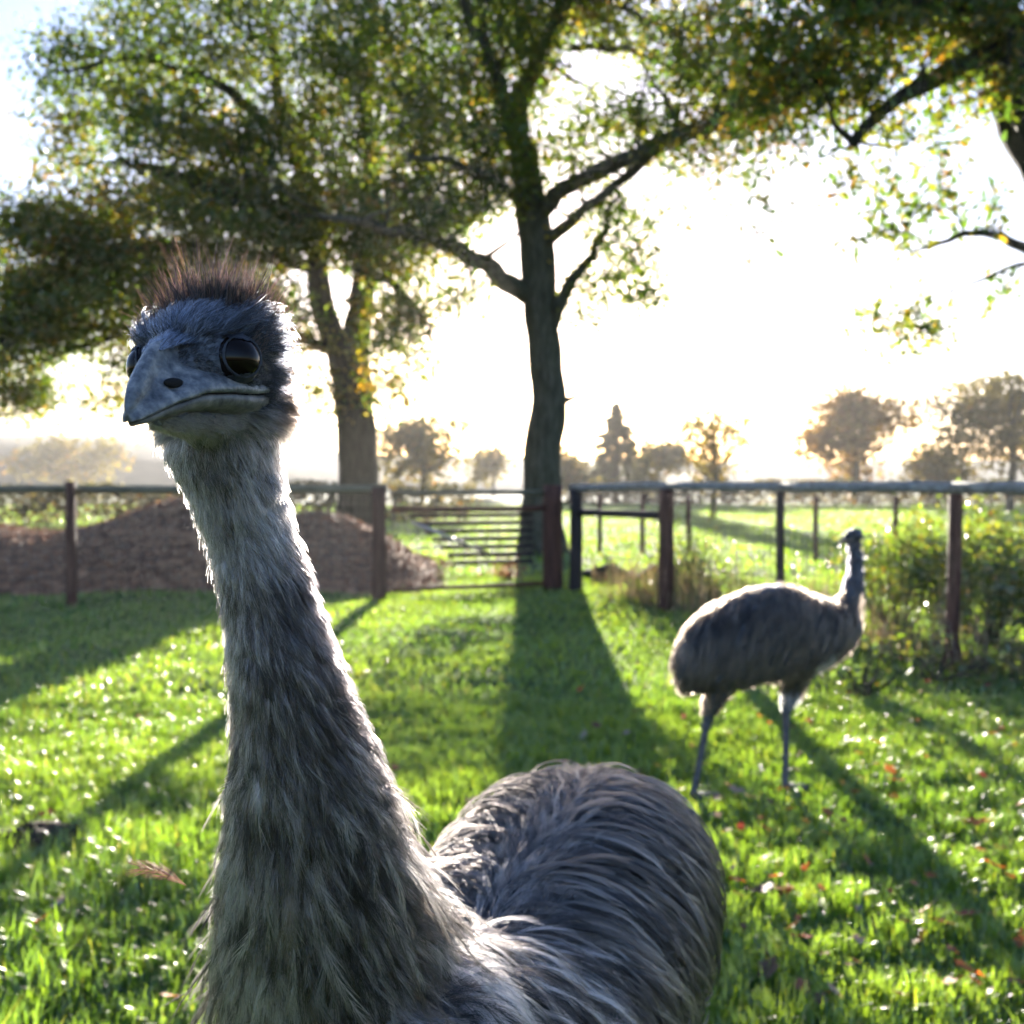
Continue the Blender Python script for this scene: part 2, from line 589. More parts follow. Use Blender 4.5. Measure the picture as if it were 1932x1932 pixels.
build_heap()

# ------------------------------------------------------------------ trees
GREEN = [(0.04, 0.085, 0.018), (0.058, 0.115, 0.019), (0.085, 0.128, 0.018), (0.12, 0.132, 0.018)]
GOLD = [(0.16, 0.135, 0.02), (0.21, 0.155, 0.022), (0.23, 0.12, 0.02)]


def leaf_cols(n, gold=0.12, base=None):
    g = np.array(base or GREEN)
    c = g[RNG.integers(0, len(g), n)]
    k = RNG.uniform(size=n) < gold
    q = np.array(GOLD)
    c = np.where(k[:, None], q[RNG.integers(0, len(q), n)], c)
    return c * RNG.uniform(0.75, 1.25, (n, 1))


def branch_pts(pts, wig, seed, sub=6):
    """smooth a limb's path (x, y, z, radius) and give it the crookedness of oak"""
    q = smooth_path(pts, sub)
    for i, r in enumerate(q):
        if 0 < i:
            w = wig * min(1, i / 4)
            r[:3] += np.array([noise.noise(Vector((i * 0.31, seed, k * 7.7))) for k in range(3)]) * w
    return q


def px_limb(pts):
    return [(*P(x, y, d), r) for (x, y, d, r) in pts]


class Tree:
    def __init__(self, name, base, label, cat='tree', group=None):
        self.root = empty(name, base)
        tag(self.root, label, cat, group)
        self.nodes = []          # points on wood, for the twigs to spring from
        self.V, self.F, self.T = [], [], []
        self.nv = 0
        self.twigs = MB()
        self.wood = M['bark']

    def limb(self, pts, name='limb', wig=0.12, n=10, seed=0, mat=None, flare=None):
        q = branch_pts(pts, wig, seed)
        rad = q[:, 3].copy()
        if flare is not None:
            rad *= np.array([1 + flare * math.exp(-max(0, z) / 0.35) for z in q[:, 2]])
        V, F = tube([Vector(r[:3]) for r in q], list(rad), n)
        # ridged bark
        V = [v + (v - Vector(q[min(i // n, len(q) - 1)][:3])) * (0.12 * noise.noise(Vector((v.x * 6, v.y * 6, v.z * 1.3)))) for i, v in enumerate(V)]
        mb = MB()
        mb.add(V, F)
        mb.build(name, mat or self.wood, self.root, True)
        self.nodes += [r[:3] for r in q[2:]]
        return q

    def fork(self, q, t0, count, length, seed, up=0.3):
        """side branches along a limb"""
        rnd = random.Random(seed)
        for k in range(count):
            i = int(len(q) * (t0 + (1 - t0) * (k + rnd.random()) / count))
            i = min(i, len(q) - 2)
            p = Vector(q[i][:3])
            t = (Vector(q[i + 1][:3]) - p).normalized()
            s = Vector((rnd.gauss(0, 1), rnd.gauss(0, 1), rnd.gauss(up, 0.7))).normalized()
            d = (t * 0.5 + s).normalized()
            L = length * rnd.uniform(0.6, 1.2)
            r = max(0.012, q[i][3] * 0.4)
            pts = [(*p, r)]
            for m in range(1, 4):
                d = (d + Vector((rnd.gauss(0, 0.25), rnd.gauss(0, 0.25), rnd.gauss(0.05, 0.25)))).normalized()
                p = p + d * L / 3
                pts.append((*p, max(0.006, r * (1 - m / 3.3))))
            w = branch_pts(pts, 0.08, seed + k * 3.1, 3)
            v, f = tube([Vector(a[:3]) for a in w], list(w[:, 3]), 5)
            self.twigs.add(v, f)
            self.nodes += [a[:3] for a in w]

    def clump(self, c, r, sprays, per=52, spread=0.25, size=(0.09, 0.15), gold=0.12, base=None, lobed=False, twig=True, droop=0.3, tr=(0.014, 1.3)):
        """leaves gathered in sprays through an ellipsoid"""
        sprays = max(4, int(sprays * (0.53 if per == 52 else 1)))
        c = np.asarray(c, float)
        r = np.asarray(r, float)
        u = RNG.normal(size=(sprays, 3))
        u /= np.linalg.norm(u, axis=1, keepdims=True)
        s = c + u * r * (RNG.uniform(0.05, 1, (sprays, 1)) ** 0.45)
        s = s[s[:, 2] > 0.5]
        m = len(s)
        p = np.repeat(s, per, 0) + RNG.normal(size=(m * per, 3)) * spread * np.array([1, 1, 0.7])
        size = RNG.uniform(*size, len(p))
        tone = leaf_cols(m, gold * 0.8, base) * RNG.uniform(0.75, 1.25, (m, 1))
        col = np.repeat(tone, per, 0) * 0.65 + leaf_cols(len(p), gold * 0.35, base) * 0.35
        V, F, T = (lobed_leaf_arrays(p, size, col, 0.2, droop) if lobed else leaf_arrays(p, size, col, 0.62, 0.25, droop=droop))
        self.V.append(V)
        self.F.append(F + self.nv)
        self.T.append(T)
        self.nv += len(V)
        if twig and self.nodes:
            nd = np.array(self.nodes)
            for q in (s if tr[0] < 0.005 else s[::2]):
                k = np.argmin(np.sum((nd - q) ** 2, 1))
                a, b = Vector(nd[k]), Vector(q)
                L = (b - a).length
                if L > tr[1] * 1.2:
                    a = b + (a - b).normalized() * tr[1]
                mid = a.lerp(b, 0.5) + Vector(RNG.normal(size=3) * 0.08 * L)
                self.twigs.tube([a, mid, b], [tr[0], tr[0] * 0.65, tr[0] * 0.3], 4, False)

    def done(self, mat=None):
        if self.V:
            o = mesh_obj('crown', np.concatenate(self.V), np.concatenate(self.F), mat or M['oak_leaf'], self.root, tint=np.concatenate(self.T))
        if self.twigs.v:
            tag(self.twigs.build('twigs', self.wood, self.root, True), kind='stuff')
        return self.root


def px_clump(T, cx, cy, rx, ry, d, sprays, **kw):
    c = P(cx, cy, d)
    k = d / 1932
    T.clump(c, (rx * k, max(rx, ry) * k * 1.1, ry * k), sprays, **kw)


# the oak behind the gate
T = Tree('oak_tree', (0.6, 20.7, 0), 'tall oak behind the gate with the sun at its trunk')
D = 20.7
trunk = px_limb([(1022, 1052, D, 0.42), (1022, 960, D, 0.40), (1024, 850, D, 0.385), (1036, 760, D, 0.365), (1030, 690, D, 0.345), (1020, 600, D, 0.335), (1016, 520, D, 0.36),
                 (1008, 430, D, 0.35), (995, 350, D, 0.31), (985, 280, D, 0.26)])
trunk[0] = (trunk[0][0], trunk[0][1], -0.2, 0.44)
qt = T.limb(trunk, 'trunk', 0.02, 18, 1, flare=0.35)
T.nodes = T.nodes[30:]
L1 = T.limb(px_limb([(985, 290, D, 0.25), (975, 220, D + 0.3, 0.22), (1000, 150, D + 0.2, 0.19), (1035, 80, D, 0.17), (1060, 10, D, 0.14), (1085, -70, D, 0.11), (1090, -180, D, 0.06)]), seed=2)
L2 = T.limb(px_limb([(985, 290, D, 0.22), (955, 200, D - 0.6, 0.16), (925, 120, D - 1.2, 0.12), (890, 40, D - 1.6, 0.09), (850, -60, D - 2, 0.05)]), seed=3)
L3 = T.limb(px_limb([(1005, 415, D, 0.2), (1080, 345, D - 0.8, 0.16), (1180, 300, D - 1.6, 0.15), (1260, 265, D - 2.2, 0.14), (1340, 235, D - 2.6, 0.13), (1430, 185, D - 3, 0.11), (1520, 120, D - 3.4, 0.09), (1600, 60, D - 3.6, 0.06)]), seed=4)
L4 = T.limb(px_limb([(1010, 470, D, 0.16), (1075, 420, D - 0.6, 0.12), (1140, 365, D - 1.2, 0.1), (1220, 300, D - 1.8, 0.08), (1290, 262, D - 2.0, 0.06)]), seed=5)
L5 = T.limb(px_limb([(1000, 560, D, 0.2), (950, 530, D - 0.5, 0.2), (900, 490, D - 1, 0.17), (830, 460, D - 1.5, 0.15), (760, 440, D - 2, 0.12), (690, 420, D - 2.4, 0.08), (600, 400, D - 3, 0.05)]), seed=6)
L6 = T.limb(px_limb([(1040, 620, D, 0.15), (1062, 560, D - 0.2, 0.13), (1095, 510, D - 0.4, 0.1), (1130, 460, D - 0.6, 0.075), (1150, 400, D - 0.8, 0.05), (1165, 340, D - 1, 0.03)]), seed=7)
L7 = T.limb(px_limb([(1060, 760, D, 0.085), (1085, 748, D - 0.2, 0.05), (1115, 738, D - 0.4, 0.035), (1145, 732, D - 0.5, 0.03), (1150, 705, D - 0.5, 0.022), (1170, 665, D - 0.6, 0.012)]), 'dead_branch', 0.03, 8, 8)
L8 = T.limb(px_limb([(1000, 400, D, 0.14), (960, 360, D - 0.9, 0.11), (900, 330, D - 1.6, 0.09), (830, 300, D - 2.2, 0.06), (760, 290, D - 2.6, 0.04)]), seed=9)
L9 = T.limb(px_limb([(1050, 85, D, 0.09), (1120, 92, D - 0.6, 0.07), (1200, 105, D - 1.2, 0.06), (1300, 150, D - 1.6, 0.04), (1370, 210, D - 2, 0.02)]), seed=10)
L10 = T.limb(px_limb([(1085, -60, D, 0.1), (1150, 0, D - 0.8, 0.07), (1230, 40, D - 1.4, 0.06), (1290, 90, D - 2, 0.045), (1330, 130, D - 2.2, 0.03)]), seed=11)
L11 = T.limb(px_limb([(1025, 90, D, 0.08), (985, 105, D - 0.4, 0.06), (940, 130, D - 0.9, 0.045), (900, 120, D - 1.2, 0.03)]), seed=12)
for k, q in enumerate((L1, L2, L3, L4, L5, L8, L9, L10)):
    T.fork(q, 0.25, 12, 1.9, 100 + k)
for (cx, cy, rx, ry, dd, n, g) in (
        (800, 110, 150, 130, -1, 170, .1), (930, 50, 140, 80, -1, 120, .1), (850, 270, 140, 110, -1.2, 150, .2), (790, 400, 130, 80, -1.5, 150, .15),
        (925, 240, 60, 130, -0.6, 80, .25), (1010, 130, 40, 120, .3, 40, .2), (1060, 20, 110, 50, 0, 70, .15), (1150, 40, 110, 60, -.6, 60, .2), (1110, 300, 80, 60, -.8, 34, .1),
        (1190, 230, 120, 60, -1.2, 60, .12), (1300, 280, 120, 45, -2, 40, .12), (1310, 80, 140, 70, -1.8, 90, .25), (1400, 170, 130, 70, -2.6, 100, .3),
        (1140, 430, 60, 70, -.8, 34, .1), (1200, 520, 55, 80, -.6, 36, .1), (1120, 560, 40, 60, -.3, 26, .05), (940, 350, 60, 50, -.8, 34, .1),
        (780, 510, 90, 45, -1.6, 40, .3), (870, 560, 50, 35, -1, 22, .1), (870, 400, 70, 25, -.8, 20, .1), (1330, 340, 110, 50, -1.8, 18, .3), (1250, 420, 90, 60, -1.2, 14, .3),
        (900, -80, 300, 90, -1, 160, .1), (1300, -90, 260, 80, -2, 120, .2), (1470, 260, 60, 30, -3, 12, .2), (1020, 300, 40, 80, -.5, 22, .2)):
    px_clump(T, cx, cy, rx, ry, D + dd, n, gold=g)
T.done()

# the spreading oak to its left, two stems
D = 22.0
T = Tree('oak_tree', (-3.35, D, 0), 'dense leafy oak with a dark forked trunk left of the gate')
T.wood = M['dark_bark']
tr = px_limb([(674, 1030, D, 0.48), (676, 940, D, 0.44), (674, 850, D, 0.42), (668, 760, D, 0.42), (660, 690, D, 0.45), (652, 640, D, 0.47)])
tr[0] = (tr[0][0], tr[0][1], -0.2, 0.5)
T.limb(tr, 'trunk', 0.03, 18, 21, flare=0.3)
T.nodes = T.nodes[12:]
A = T.limb(px_limb([(645, 680, D, 0.3), (615, 600, D, 0.27), (600, 520, D, 0.25), (597, 440, D, 0.22), (580, 350, D, 0.19), (540, 250, D, 0.15), (520, 130, D, 0.11), (500, 20, D, 0.07)]), seed=22)
B = T.limb(px_limb([(665, 680, D, 0.32), (680, 590, D, 0.28), (690, 500, D, 0.26), (690, 430, D, 0.23), (700, 330, D, 0.2), (690, 200, D, 0.15), (700, 60, D, 0.1), (700, -60, D, 0.06)]), seed=23)
C_ = T.limb(px_limb([(600, 450, D, 0.16), (520, 400, D - 1, 0.14), (420, 360, D - 2, 0.11), (320, 330, D - 2.6, 0.09), (220, 300, D - 3, 0.06)]), seed=24)
E_ = T.limb(px_limb([(600, 510, D, 0.15), (520, 490, D - 1, 0.13), (400, 470, D - 2, 0.1), (280, 470, D - 2.6, 0.08), (130, 480, D - 3, 0.05)]), seed=25)
F_ = T.limb(px_limb([(640, 660, D, 0.14), (560, 640, D - .8, 0.11), (440, 620, D - 1.6, 0.09), (300, 620, D - 2.2, 0.07), (160, 650, D - 2.6, 0.05), (60, 700, D - 3, 0.03)]), seed=26)
H_ = T.limb(px_limb([(690, 520, D, 0.13), (740, 540, D - 1, 0.1), (790, 590, D - 1.5, 0.06), (820, 640, D - 2, 0.03)]), seed=27)
I_ = T.limb(px_limb([(545, 260, D, 0.12), (450, 190, D - 1, 0.1), (340, 130, D - 1.8, 0.07), (220, 110, D - 2.4, 0.05), (110, 130, D - 2.8, 0.03)]), seed=28)
for k, q in enumerate((A, B, C_, E_, F_, I_)):
    T.fork(q, 0.3, 9, 1.7, 140 + k)
for (cx, cy, rx, ry, dd, n, g) in (
        (160, 150, 100, 90, -2, 75, .08), (330, 80, 180, 100, -1.5, 150, .06), (540, 110, 160, 120, -1, 170, .05), (690, 90, 120, 110, 0, 130, .08),
        (130, 270, 70, 70, -2, 34, .4), (340, 290, 190, 120, -2, 260, .2), (520, 330, 170, 130, -1.2, 270, .15), (660, 250, 120, 120, -.5, 120, .1), (300, 440, 260, 80, -2.4, 320, .3),
        (120, 480, 140, 80, -2.6, 200, .2), (50, 600, 100, 90, -3, 150, .15), (30, 730, 70, 60, -3, 75, .12), (200, 580, 170, 90, -2.6, 230, .15), (300, 690, 110, 60, -2, 60, .4), (420, 540, 150, 110, -2, 200, .15),
        (620, 430, 140, 70, -1, 190, .25), (540, 600, 60, 60, -.8, 26, .2), (590, 660, 45, 90, -.6, 26, .3), (750, 600, 80, 60, -1.4, 70, .45), (760, 690, 80, 80, -1.6, 46, .35), (600, 770, 45, 50, -.5, 22, .3), (730, 470, 90, 50, -.8, 70, .2),
        (200, 760, 60, 40, -2, 14, .6), (330, -70, 300, 80, -1, 200, .1), (-80, 500, 100, 160, -2.6, 120, .2), (230, 210, 60, 40, -2, 20, .1)):
    px_clump(T, cx, cy, rx, ry, D + dd, n, gold=g)
T.done()

# the oak leaning in from the right, its boughs overhead
D = 9.5
T = Tree('oak_tree', (6.3, 9.9, 0), 'near oak leaning in at the top right corner with sparse hanging leaves')
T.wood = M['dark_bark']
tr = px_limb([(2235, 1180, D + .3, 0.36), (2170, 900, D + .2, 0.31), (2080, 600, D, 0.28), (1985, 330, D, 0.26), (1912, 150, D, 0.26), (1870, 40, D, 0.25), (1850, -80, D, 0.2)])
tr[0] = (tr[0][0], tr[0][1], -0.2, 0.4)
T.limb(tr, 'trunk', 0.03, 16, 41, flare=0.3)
T.nodes = T.nodes[24:]
A = T.limb(px_limb([(1870, 40, D, 0.2), (1780, 15, D - .2, 0.16), (1690, 10, D - .5, 0.13), (1600, 0, D - .8, 0.1), (1500, -20, D - 1, 0.07), (1400, -30, D - 1, 0.04)]), seed=42, wig=0.05)
B = T.limb(px_limb([(1885, 90, D, 0.13), (1820, 125, D - .2, 0.1), (1740, 160, D - .5, 0.075), (1680, 200, D - .7, 0.06), (1625, 245, D - .9, 0.05), (1607, 272, D - .9, 0.04)]), seed=43, wig=0.04)
C_ = T.limb(px_limb([(1607, 265, D - .9, 0.035), (1575, 235, D - 1, 0.022), (1565, 200, D - 1, 0.016), (1550, 165, D - 1, 0.01)]), seed=44, wig=0.01)
E_ = T.limb(px_limb([(2055, 520, D, 0.1), (1985, 490, D - .2, 0.06), (1920, 462, D - .4, 0.045), (1870, 440, D - .5, 0.035), (1820, 442, D - .6, 0.028), (1770, 460, D - .7, 0.02), (1715, 472, D - .8, 0.01)]), seed=45, wig=0.02)
F_ = T.limb(px_limb([(2040, 520, D, 0.05), (1932, 498, D - .3, 0.022), (1860, 525, D - .5, 0.015), (1800, 545, D - .7, 0.011), (1755, 560, D - .8, 0.006)]), seed=46, wig=0.01)
T.fork(A, 0.2, 10, 0.8, 171)
T.fork(B, 0.3, 6, 0.5, 172)
lk = dict(size=(0.08, 0.13), per=9, spread=0.12, lobed=True, tr=(0.006, 0.5))
for (cx, cy, rx, ry, dd, n, g) in (
        (1480, 70, 130, 70, -1, 110, .35), (1640, 50, 150, 50, -.6, 130, .3), (1800, 50, 110, 60, -.2, 100, .4), (1905, 60, 60, 80, -.1, 80, .6), (1600, 150, 110, 50, -.8, 80, .35),
        (1780, 150, 90, 40, -.4, 14, .3), (1870, 170, 50, 40, -.2, 22, .6), (1650, 250, 70, 40, -.8, 14, .3), (1480, 180, 80, 50, -1, 40, .35), (1700, -70, 260, 70, -.6, 110, .3)):
    px_clump(T, cx, cy, rx, ry, D + dd, n, gold=g, **lk)


def hanging_spray(T, pts, leaves, r=0.006, gold=0.2, spread=0.06, size=(0.055, 0.1)):
    """a thin drooping twig with leaves and side shoots strung along it"""
    q = smooth_path(pts, 6)
    n = len(q)
    v, f = tube([Vector(a) for a in q], [max(0.0018, r * (1 - i / n)) for i in range(n)], 5)
    T.twigs.add(v, f)
    P_ = []
    k = 0
    while k < leaves:
        i = int(n * random.uniform(0.15, 1.0) ** 0.8)
        i = min(max(i, 1), n - 1)
        p = Vector(q[i])
        side = Vector((random.gauss(0, 1), random.gauss(0, 1), random.gauss(-0.3, 0.7))).normalized()
        tip = p + side * random.uniform(0.08, 0.3)
        T.twigs.tube([p, p.lerp(tip, 0.5) + Vector((0, 0, 0.015)), tip], [0.003, 0.0024, 0.0015], 4, False)
        for m in range(random.randint(3, 7)):
            c = p.lerp(tip, random.uniform(0.3, 1.1))
            P_.append(c + Vector((random.gauss(0, spread), random.gauss(0, spread), random.gauss(0, spread))))
            k += 1
    P_ = np.array(P_)
    V, F, C = lobed_leaf_arrays(P_, RNG.uniform(*size, len(P_)), leaf_cols(len(P_), gold), 0.2, 0.5)
    T.V.append(V)
    T.F.append(F + T.nv)
    T.T.append(C)
    T.nv += len(V)


def px_spray(T, pts, leaves, **kw):
    hanging_spray(T, [tuple(P(*q)) for q in pts], leaves, **kw)

d1 = D - .7
for pts, lv in ((((1755, 560, d1), (1715, 585, d1), (1665, 600, d1 - .1), (1600, 590, d1 - .2)), 70), (((1755, 560, d1), (1735, 620, d1 + .1), (1700, 670, d1 + .1)), 45), (((1800, 545, d1), (1775, 600, d1), (1745, 640, d1)), 30),
                (((1770, 460, d1), (1715, 440, d1 - .1), (1660, 440, d1 - .2), (1610, 470, d1 - .3)), 60), (((1820, 442, d1), (1800, 400, d1), (1760, 385, d1 - .1), (1710, 395, d1 - .2)), 60), (((1870, 440, d1), (1880, 400, d1), (1860, 370, d1)), 40),
                (((1740, 160, d1), (1765, 240, d1), (1770, 320, d1), (1745, 410, d1 - .1)), 80), (((1680, 200, d1), (1690, 280, d1), (1665, 350, d1 - .1), (1640, 420, d1 - .2)), 60), (((1607, 270, d1), (1600, 320, d1), (1570, 380, d1)), 45),
                (((1500, 60, d1 - .4), (1490, 180, d1 - .4), (1455, 330, d1 - .5), (1412, 490, d1 - .6)), 60), (((1450, 60, d1 - .4), (1400, 170, d1 - .4), (1370, 280, d1 - .5)), 60), (((1600, 60, d1), (1560, 160, d1), (1530, 260, d1)), 70),
                (((1932, 498, d1 + .3), (1900, 530, d1 + .2), (1870, 580, d1 + .1)), 30), (((1640, 40, d1), (1650, 150, d1), (1640, 220, d1)), 70), (((1830, 60, d1 + .2), (1800, 140, d1 + .2), (1790, 200, d1 + .1)), 70), (((1905, 60, d1 + .3), (1900, 140, d1 + .3), (1880, 200, d1 + .2)), 70)):
    px_spray(T, pts, int(lv * 2.2), gold=0.1, size=(0.07, 0.12), spread=0.07, r=0.009)
T.done()


# trees across the fields, fading in the bright air
def far_tree(px, py_top, py_base, w, d, label, base=None, gold=0.1, kind='round', n=220, seed=0):
    top, bot = P(px, py_top, d), P(px, py_base, d)
    H = top.z
    R = w * d / 1932 / 2
    b = Vector((bot.x, d, 0))
    H = H if kind == 'fir' else H * 1.2
    T = Tree('fir_tree' if kind == 'fir' else 'far_tree', b, label, 'tree', 'trees across the fields')
    sc = d / 20
    if kind == 'fir':
        T.limb([(b.x, d, -0.2, 0.3), (b.x, d, H * 0.5, 0.2), (b.x, d, H * 0.98, 0.03)], 'trunk', 0.03, 8, seed)
        rnd = random.Random(seed)
        for k in range(46):
            t = (k + 0.5) / 46
            r = R * ((1 - t) ** 0.95 * 1.05 + 0.015) * rnd.uniform(0.6, 1.15)
            a = k * 2.4 + rnd.uniform(-0.4, 0.4)
            z = H * (0.1 + 0.86 * t)
            e = (b.x + math.cos(a) * r, d + math.sin(a) * r, z - r * 0.25)
            T.limb([(b.x, d, z, 0.04), (b.x + math.cos(a) * r * .5, d + math.sin(a) * r * .5, z - r * 0.08, 0.03), (*e, 0.01)], 'bough', 0.05, 5, seed + k)
            for u in (0.45, 0.8, 1.0):
                T.clump((b.x + math.cos(a) * r * u, d + math.sin(a) * r * u, z - r * 0.2 * u), (0.05 + 0.22 * r, 0.05 + 0.22 * r, 0.05 + 0.07 * r), max(1, int(n * (1 - t) / 70)), per=8, spread=(0.04 + 0.1 * (1 - t)) * sc * .5, size=(0.07 * sc, 0.13 * sc), gold=gold, base=base, twig=False, droop=0.6)
    else:
        T.limb([(b.x, d, -0.2, 0.03 * H), (b.x + 0.02 * H, d, H * 0.3, 0.026 * H), (b.x, d, H * 0.55, 0.016 * H), (b.x, d, H * 0.85, 0.004 * H)], 'trunk', 0.1, 8, seed)
        rnd = random.Random(seed)
        for k in range(9):
            a = rnd.uniform(0, 2 * math.pi)
            z = H * rnd.uniform(0.25, 0.55)
            q = [(b.x, d, z, 0.011 * H), (b.x + math.cos(a) * R * 0.45, d + math.sin(a) * R * 0.45, z + H * 0.14, 0.007 * H), (b.x + math.cos(a) * R * 0.85, d + math.sin(a) * R * 0.85, z + H * 0.26, 0.003 * H)]
            T.limb(q, 'limb', 0.15, 5, seed + k)
        sub = 11
        for k in range(sub):
            a = rnd.uniform(0, 2 * math.pi)
            rr = R * rnd.uniform(0.15, 0.68)
            z = H * rnd.uniform(0.32, 0.82)
            z = min(z, H * (0.9 - 0.35 * (rr / R) ** 2))
            T.clump((b.x + math.cos(a) * rr, d + math.sin(a) * rr * 0.9, z), (R * 0.38, R * 0.38, H * 0.16), n // sub, per=10, spread=0.26 * sc * 0.6, size=(0.11 * sc * .8, 0.2 * sc * .8), gold=gold, base=base, twig=False)
    T.done(M['far_leaf'])

BROWN = [(0.14, 0.075, 0.03), (0.18, 0.1, 0.035), (0.12, 0.08, 0.03)]
OLIVE = [(0.1, 0.1, 0.035), (0.13, 0.11, 0.035), (0.09, 0.085, 0.03)]
far_tree(1162, 755, 915, 150, 70, 'hazy dark fir tree beyond the gate posts', [(0.05, 0.06, 0.03)], 0.0, 'fir', 420, 61)
far_tree(795, 795, 910, 220, 60, 'thin hazy tree between the two oak trunks', OLIVE, 0.25, n=260, seed=62)
far_tree(1075, 860, 912, 110, 75, 'low hazy tree just right of the oak trunk beyond the gate', OLIVE, 0.2, n=120, seed=69)
far_tree(1240, 850, 912, 140, 80, 'low hazy tree right of the fir', OLIVE, 0.25, n=130, seed=70)
far_tree(1612, 765, 912, 270, 62, 'rust brown autumn tree beyond the grey rail', BROWN, 0.5, n=420, seed=63)
far_tree(1905, 715, 915, 380, 48, 'olive tree at the right edge beyond the grey rail', OLIVE, 0.12, n=520, seed=64)
far_tree(1765, 850, 915, 130, 58, 'low olive tree between the rust brown tree and the right edge', OLIVE, 0.3, n=200, seed=65)
far_tree(1345, 790, 915, 170, 40, 'sparse yellowing tree right of the hazy fir', [(0.16, 0.15, 0.03), (0.2, 0.14, 0.03)], 0.4, n=110, seed=66)
far_tree(120, 845, 905, 260, 150, 'hazy round tree on the left below the hill', OLIVE, 0.2, n=160, seed=67)
far_tree(930, 850, 908, 120, 90, 'small glowing tree left of the oak trunk beyond the gate', OLIVE, 0.3, n=70, seed=68)

# ------------------------------------------------------------------ shrubs, hedge, brambles
def shrub(name, label, base, H, R, stems, leaves, size, cols, mat, gold=0.05, group=None, cat='shrub', per=7, spread=0.09, low=0.1):
    root = empty(name, base)
    tag(root, label, cat, group)
    mb = MB()
    tips = []
    for k in range(stems):
        a = random.uniform(0, 2 * math.pi)
        rr = R * math.sqrt(random.random())
        q = [Vector(base) + Vector((random.gauss(0, 0.05), random.gauss(0, 0.05), -0.05))]
        h = H * random.uniform(0.55, 1.0) * (1 - 0.35 * (rr / R) ** 2)
        for t in (0.35, 0.7, 1.0):
            q.append(Vector((base[0] + math.cos(a) * rr * t ** 0.7, base[1] + math.sin(a) * rr * t ** 0.7, h * t)) + Vector((random.gauss(0, 0.03), random.gauss(0, 0.03), 0)))
        mb.tube(q, [0.012, 0.009, 0.006, 0.003], 5, False)
        tips.append(q)
    tag(mb.build('stems', M['bark'], root, True), kind='stuff')
    pts = []
    for k in range(leaves // per):
        q = random.choice(tips)
        t = random.uniform(low, 1.0) * 3
        i = min(int(t), 2)
        c = q[i].lerp(q[i + 1], t - i)
        for m in range(per):
            pts.append(c + Vector((random.gauss(0, spread), random.gauss(0, spread), random.gauss(0, spread))))
    pts = np.array(pts)
    pts = pts[pts[:, 2] > 0.02]
    n = len(pts)
    V, F, T_ = leaf_arrays(pts, RNG.uniform(*size, n), leaf_cols(n, gold, cols), 0.65, 0.3, droop=0.1)
    o = mesh_obj('foliage', V, F, mat, root, tint=T_)
    return root

LIME = [(0.09, 0.155, 0.025), (0.12, 0.18, 0.028), (0.075, 0.125, 0.022), (0.15, 0.165, 0.03)]
DARKG = [(0.045, 0.07, 0.02), (0.06, 0.085, 0.025), (0.08, 0.09, 0.03)]
shrub('thorn_shrub', 'twiggy thorn shrub behind the right fence left of the emu', (2.3, 12.6, 0), 1.3, 0.62, 26, 1500, (0.02, 0.045), DARKG + LIME[:1], M['hedge_leaf'], 0.1)
shrub('thorn_shrub', 'low tangled shrub at the foot of the thick fence post', (1.95, 12.4, 0), 0.65, 0.6, 24, 1000, (0.025, 0.05), DARKG + LIME[:2], M['hedge_leaf'], 0.1)
hb = [(3.75, 9.9, 1.35, 0.65), (4.35, 9.3, 1.5, 0.7), (4.75, 8.5, 1.45, 0.7), (4.5, 10.6, 1.6, 0.7), (5.3, 9.6, 1.6, 0.8), (5.1, 7.6, 1.3, 0.6)]
hl = ['bright leafy hedge bush just right of the emu head', 'tall bright hedge bush left of the rightmost fence post', 'hedge bush seen through the wire right of the rightmost post',
      'farther hedge bush above the emu back', 'hedge bush at the back in the right corner of the fence', 'hedge bush at the right picture edge by the rail']
for (x, y, h, r), lb in zip(hb, hl):
    shrub('hedge_bush', lb, (x, y, 0), h * 0.95, r, 26, 2000, (0.05, 0.09), LIME, M['hedge_leaf'], 0.06, 'hedge bushes along the right fence', 'bush', low=0.35)
shrub('bramble', 'bramble sprout with yellow green leaves in front of the emu chest', (2.45, 7.2, 0), 0.5, 0.35, 12, 120, (0.055, 0.09), LIME, M['hedge_leaf'], 0.0)
shrub('bramble', 'low bramble at the foot of the rightmost fence post', (3.2, 7.7, 0), 0.35, 0.5, 12, 150, (0.05, 0.08), LIME, M['hedge_leaf'], 0.05)
shrub('dead_fern', 'small rusty brown dead plant at the foot of the gate', P(955, 1075, 15.2) * 1.0 - Vector((0, 0, P(955, 1075, 15.2).z)), 0.36, 0.24, 10, 170, (0.05, 0.09), [(0.22, 0.09, 0.06), (0.26, 0.13, 0.08)], M['litter'], 0.0, cat='plant')
for (x, y, s, lb) in ((1.45, 15.6, 0.3, 'dark rock of clods left of the thin posts in the field'), (2.35, 15.2, 0.42, 'dark clod pile behind the thick fence post')):
    pts = []
    bm_v, bm_f = [], []
    n1, n2 = 14, 7
    for i in range(n2 + 1):
        for j in range(n1):
            th, ph = i / n2 * math.pi / 2, j / n1 * 2 * math.pi
            r = s * (1 + 0.35 * noise.noise(Vector((math.cos(ph) * math.cos(th) * 2, math.sin(ph) * math.cos(th) * 2, th * 2 + x))))
            bm_v.append((x + r * 1.4 * math.cos(ph) * math.cos(th), y + r * math.sin(ph) * math.cos(th), r * 0.75 * math.sin(th) - 0.03))
    for i in range(n2):
        for j in range(n1):
            bm_f.append((i * n1 + j, i * n1 + (j + 1) % n1, (i + 1) * n1 + (j + 1) % n1, (i + 1) * n1 + j))
    o = MB().add(bm_v, bm_f).build('earth_clod', M['soil'], None, True)
    tag(o, lb, 'clod', 'dark clods behind the fence')


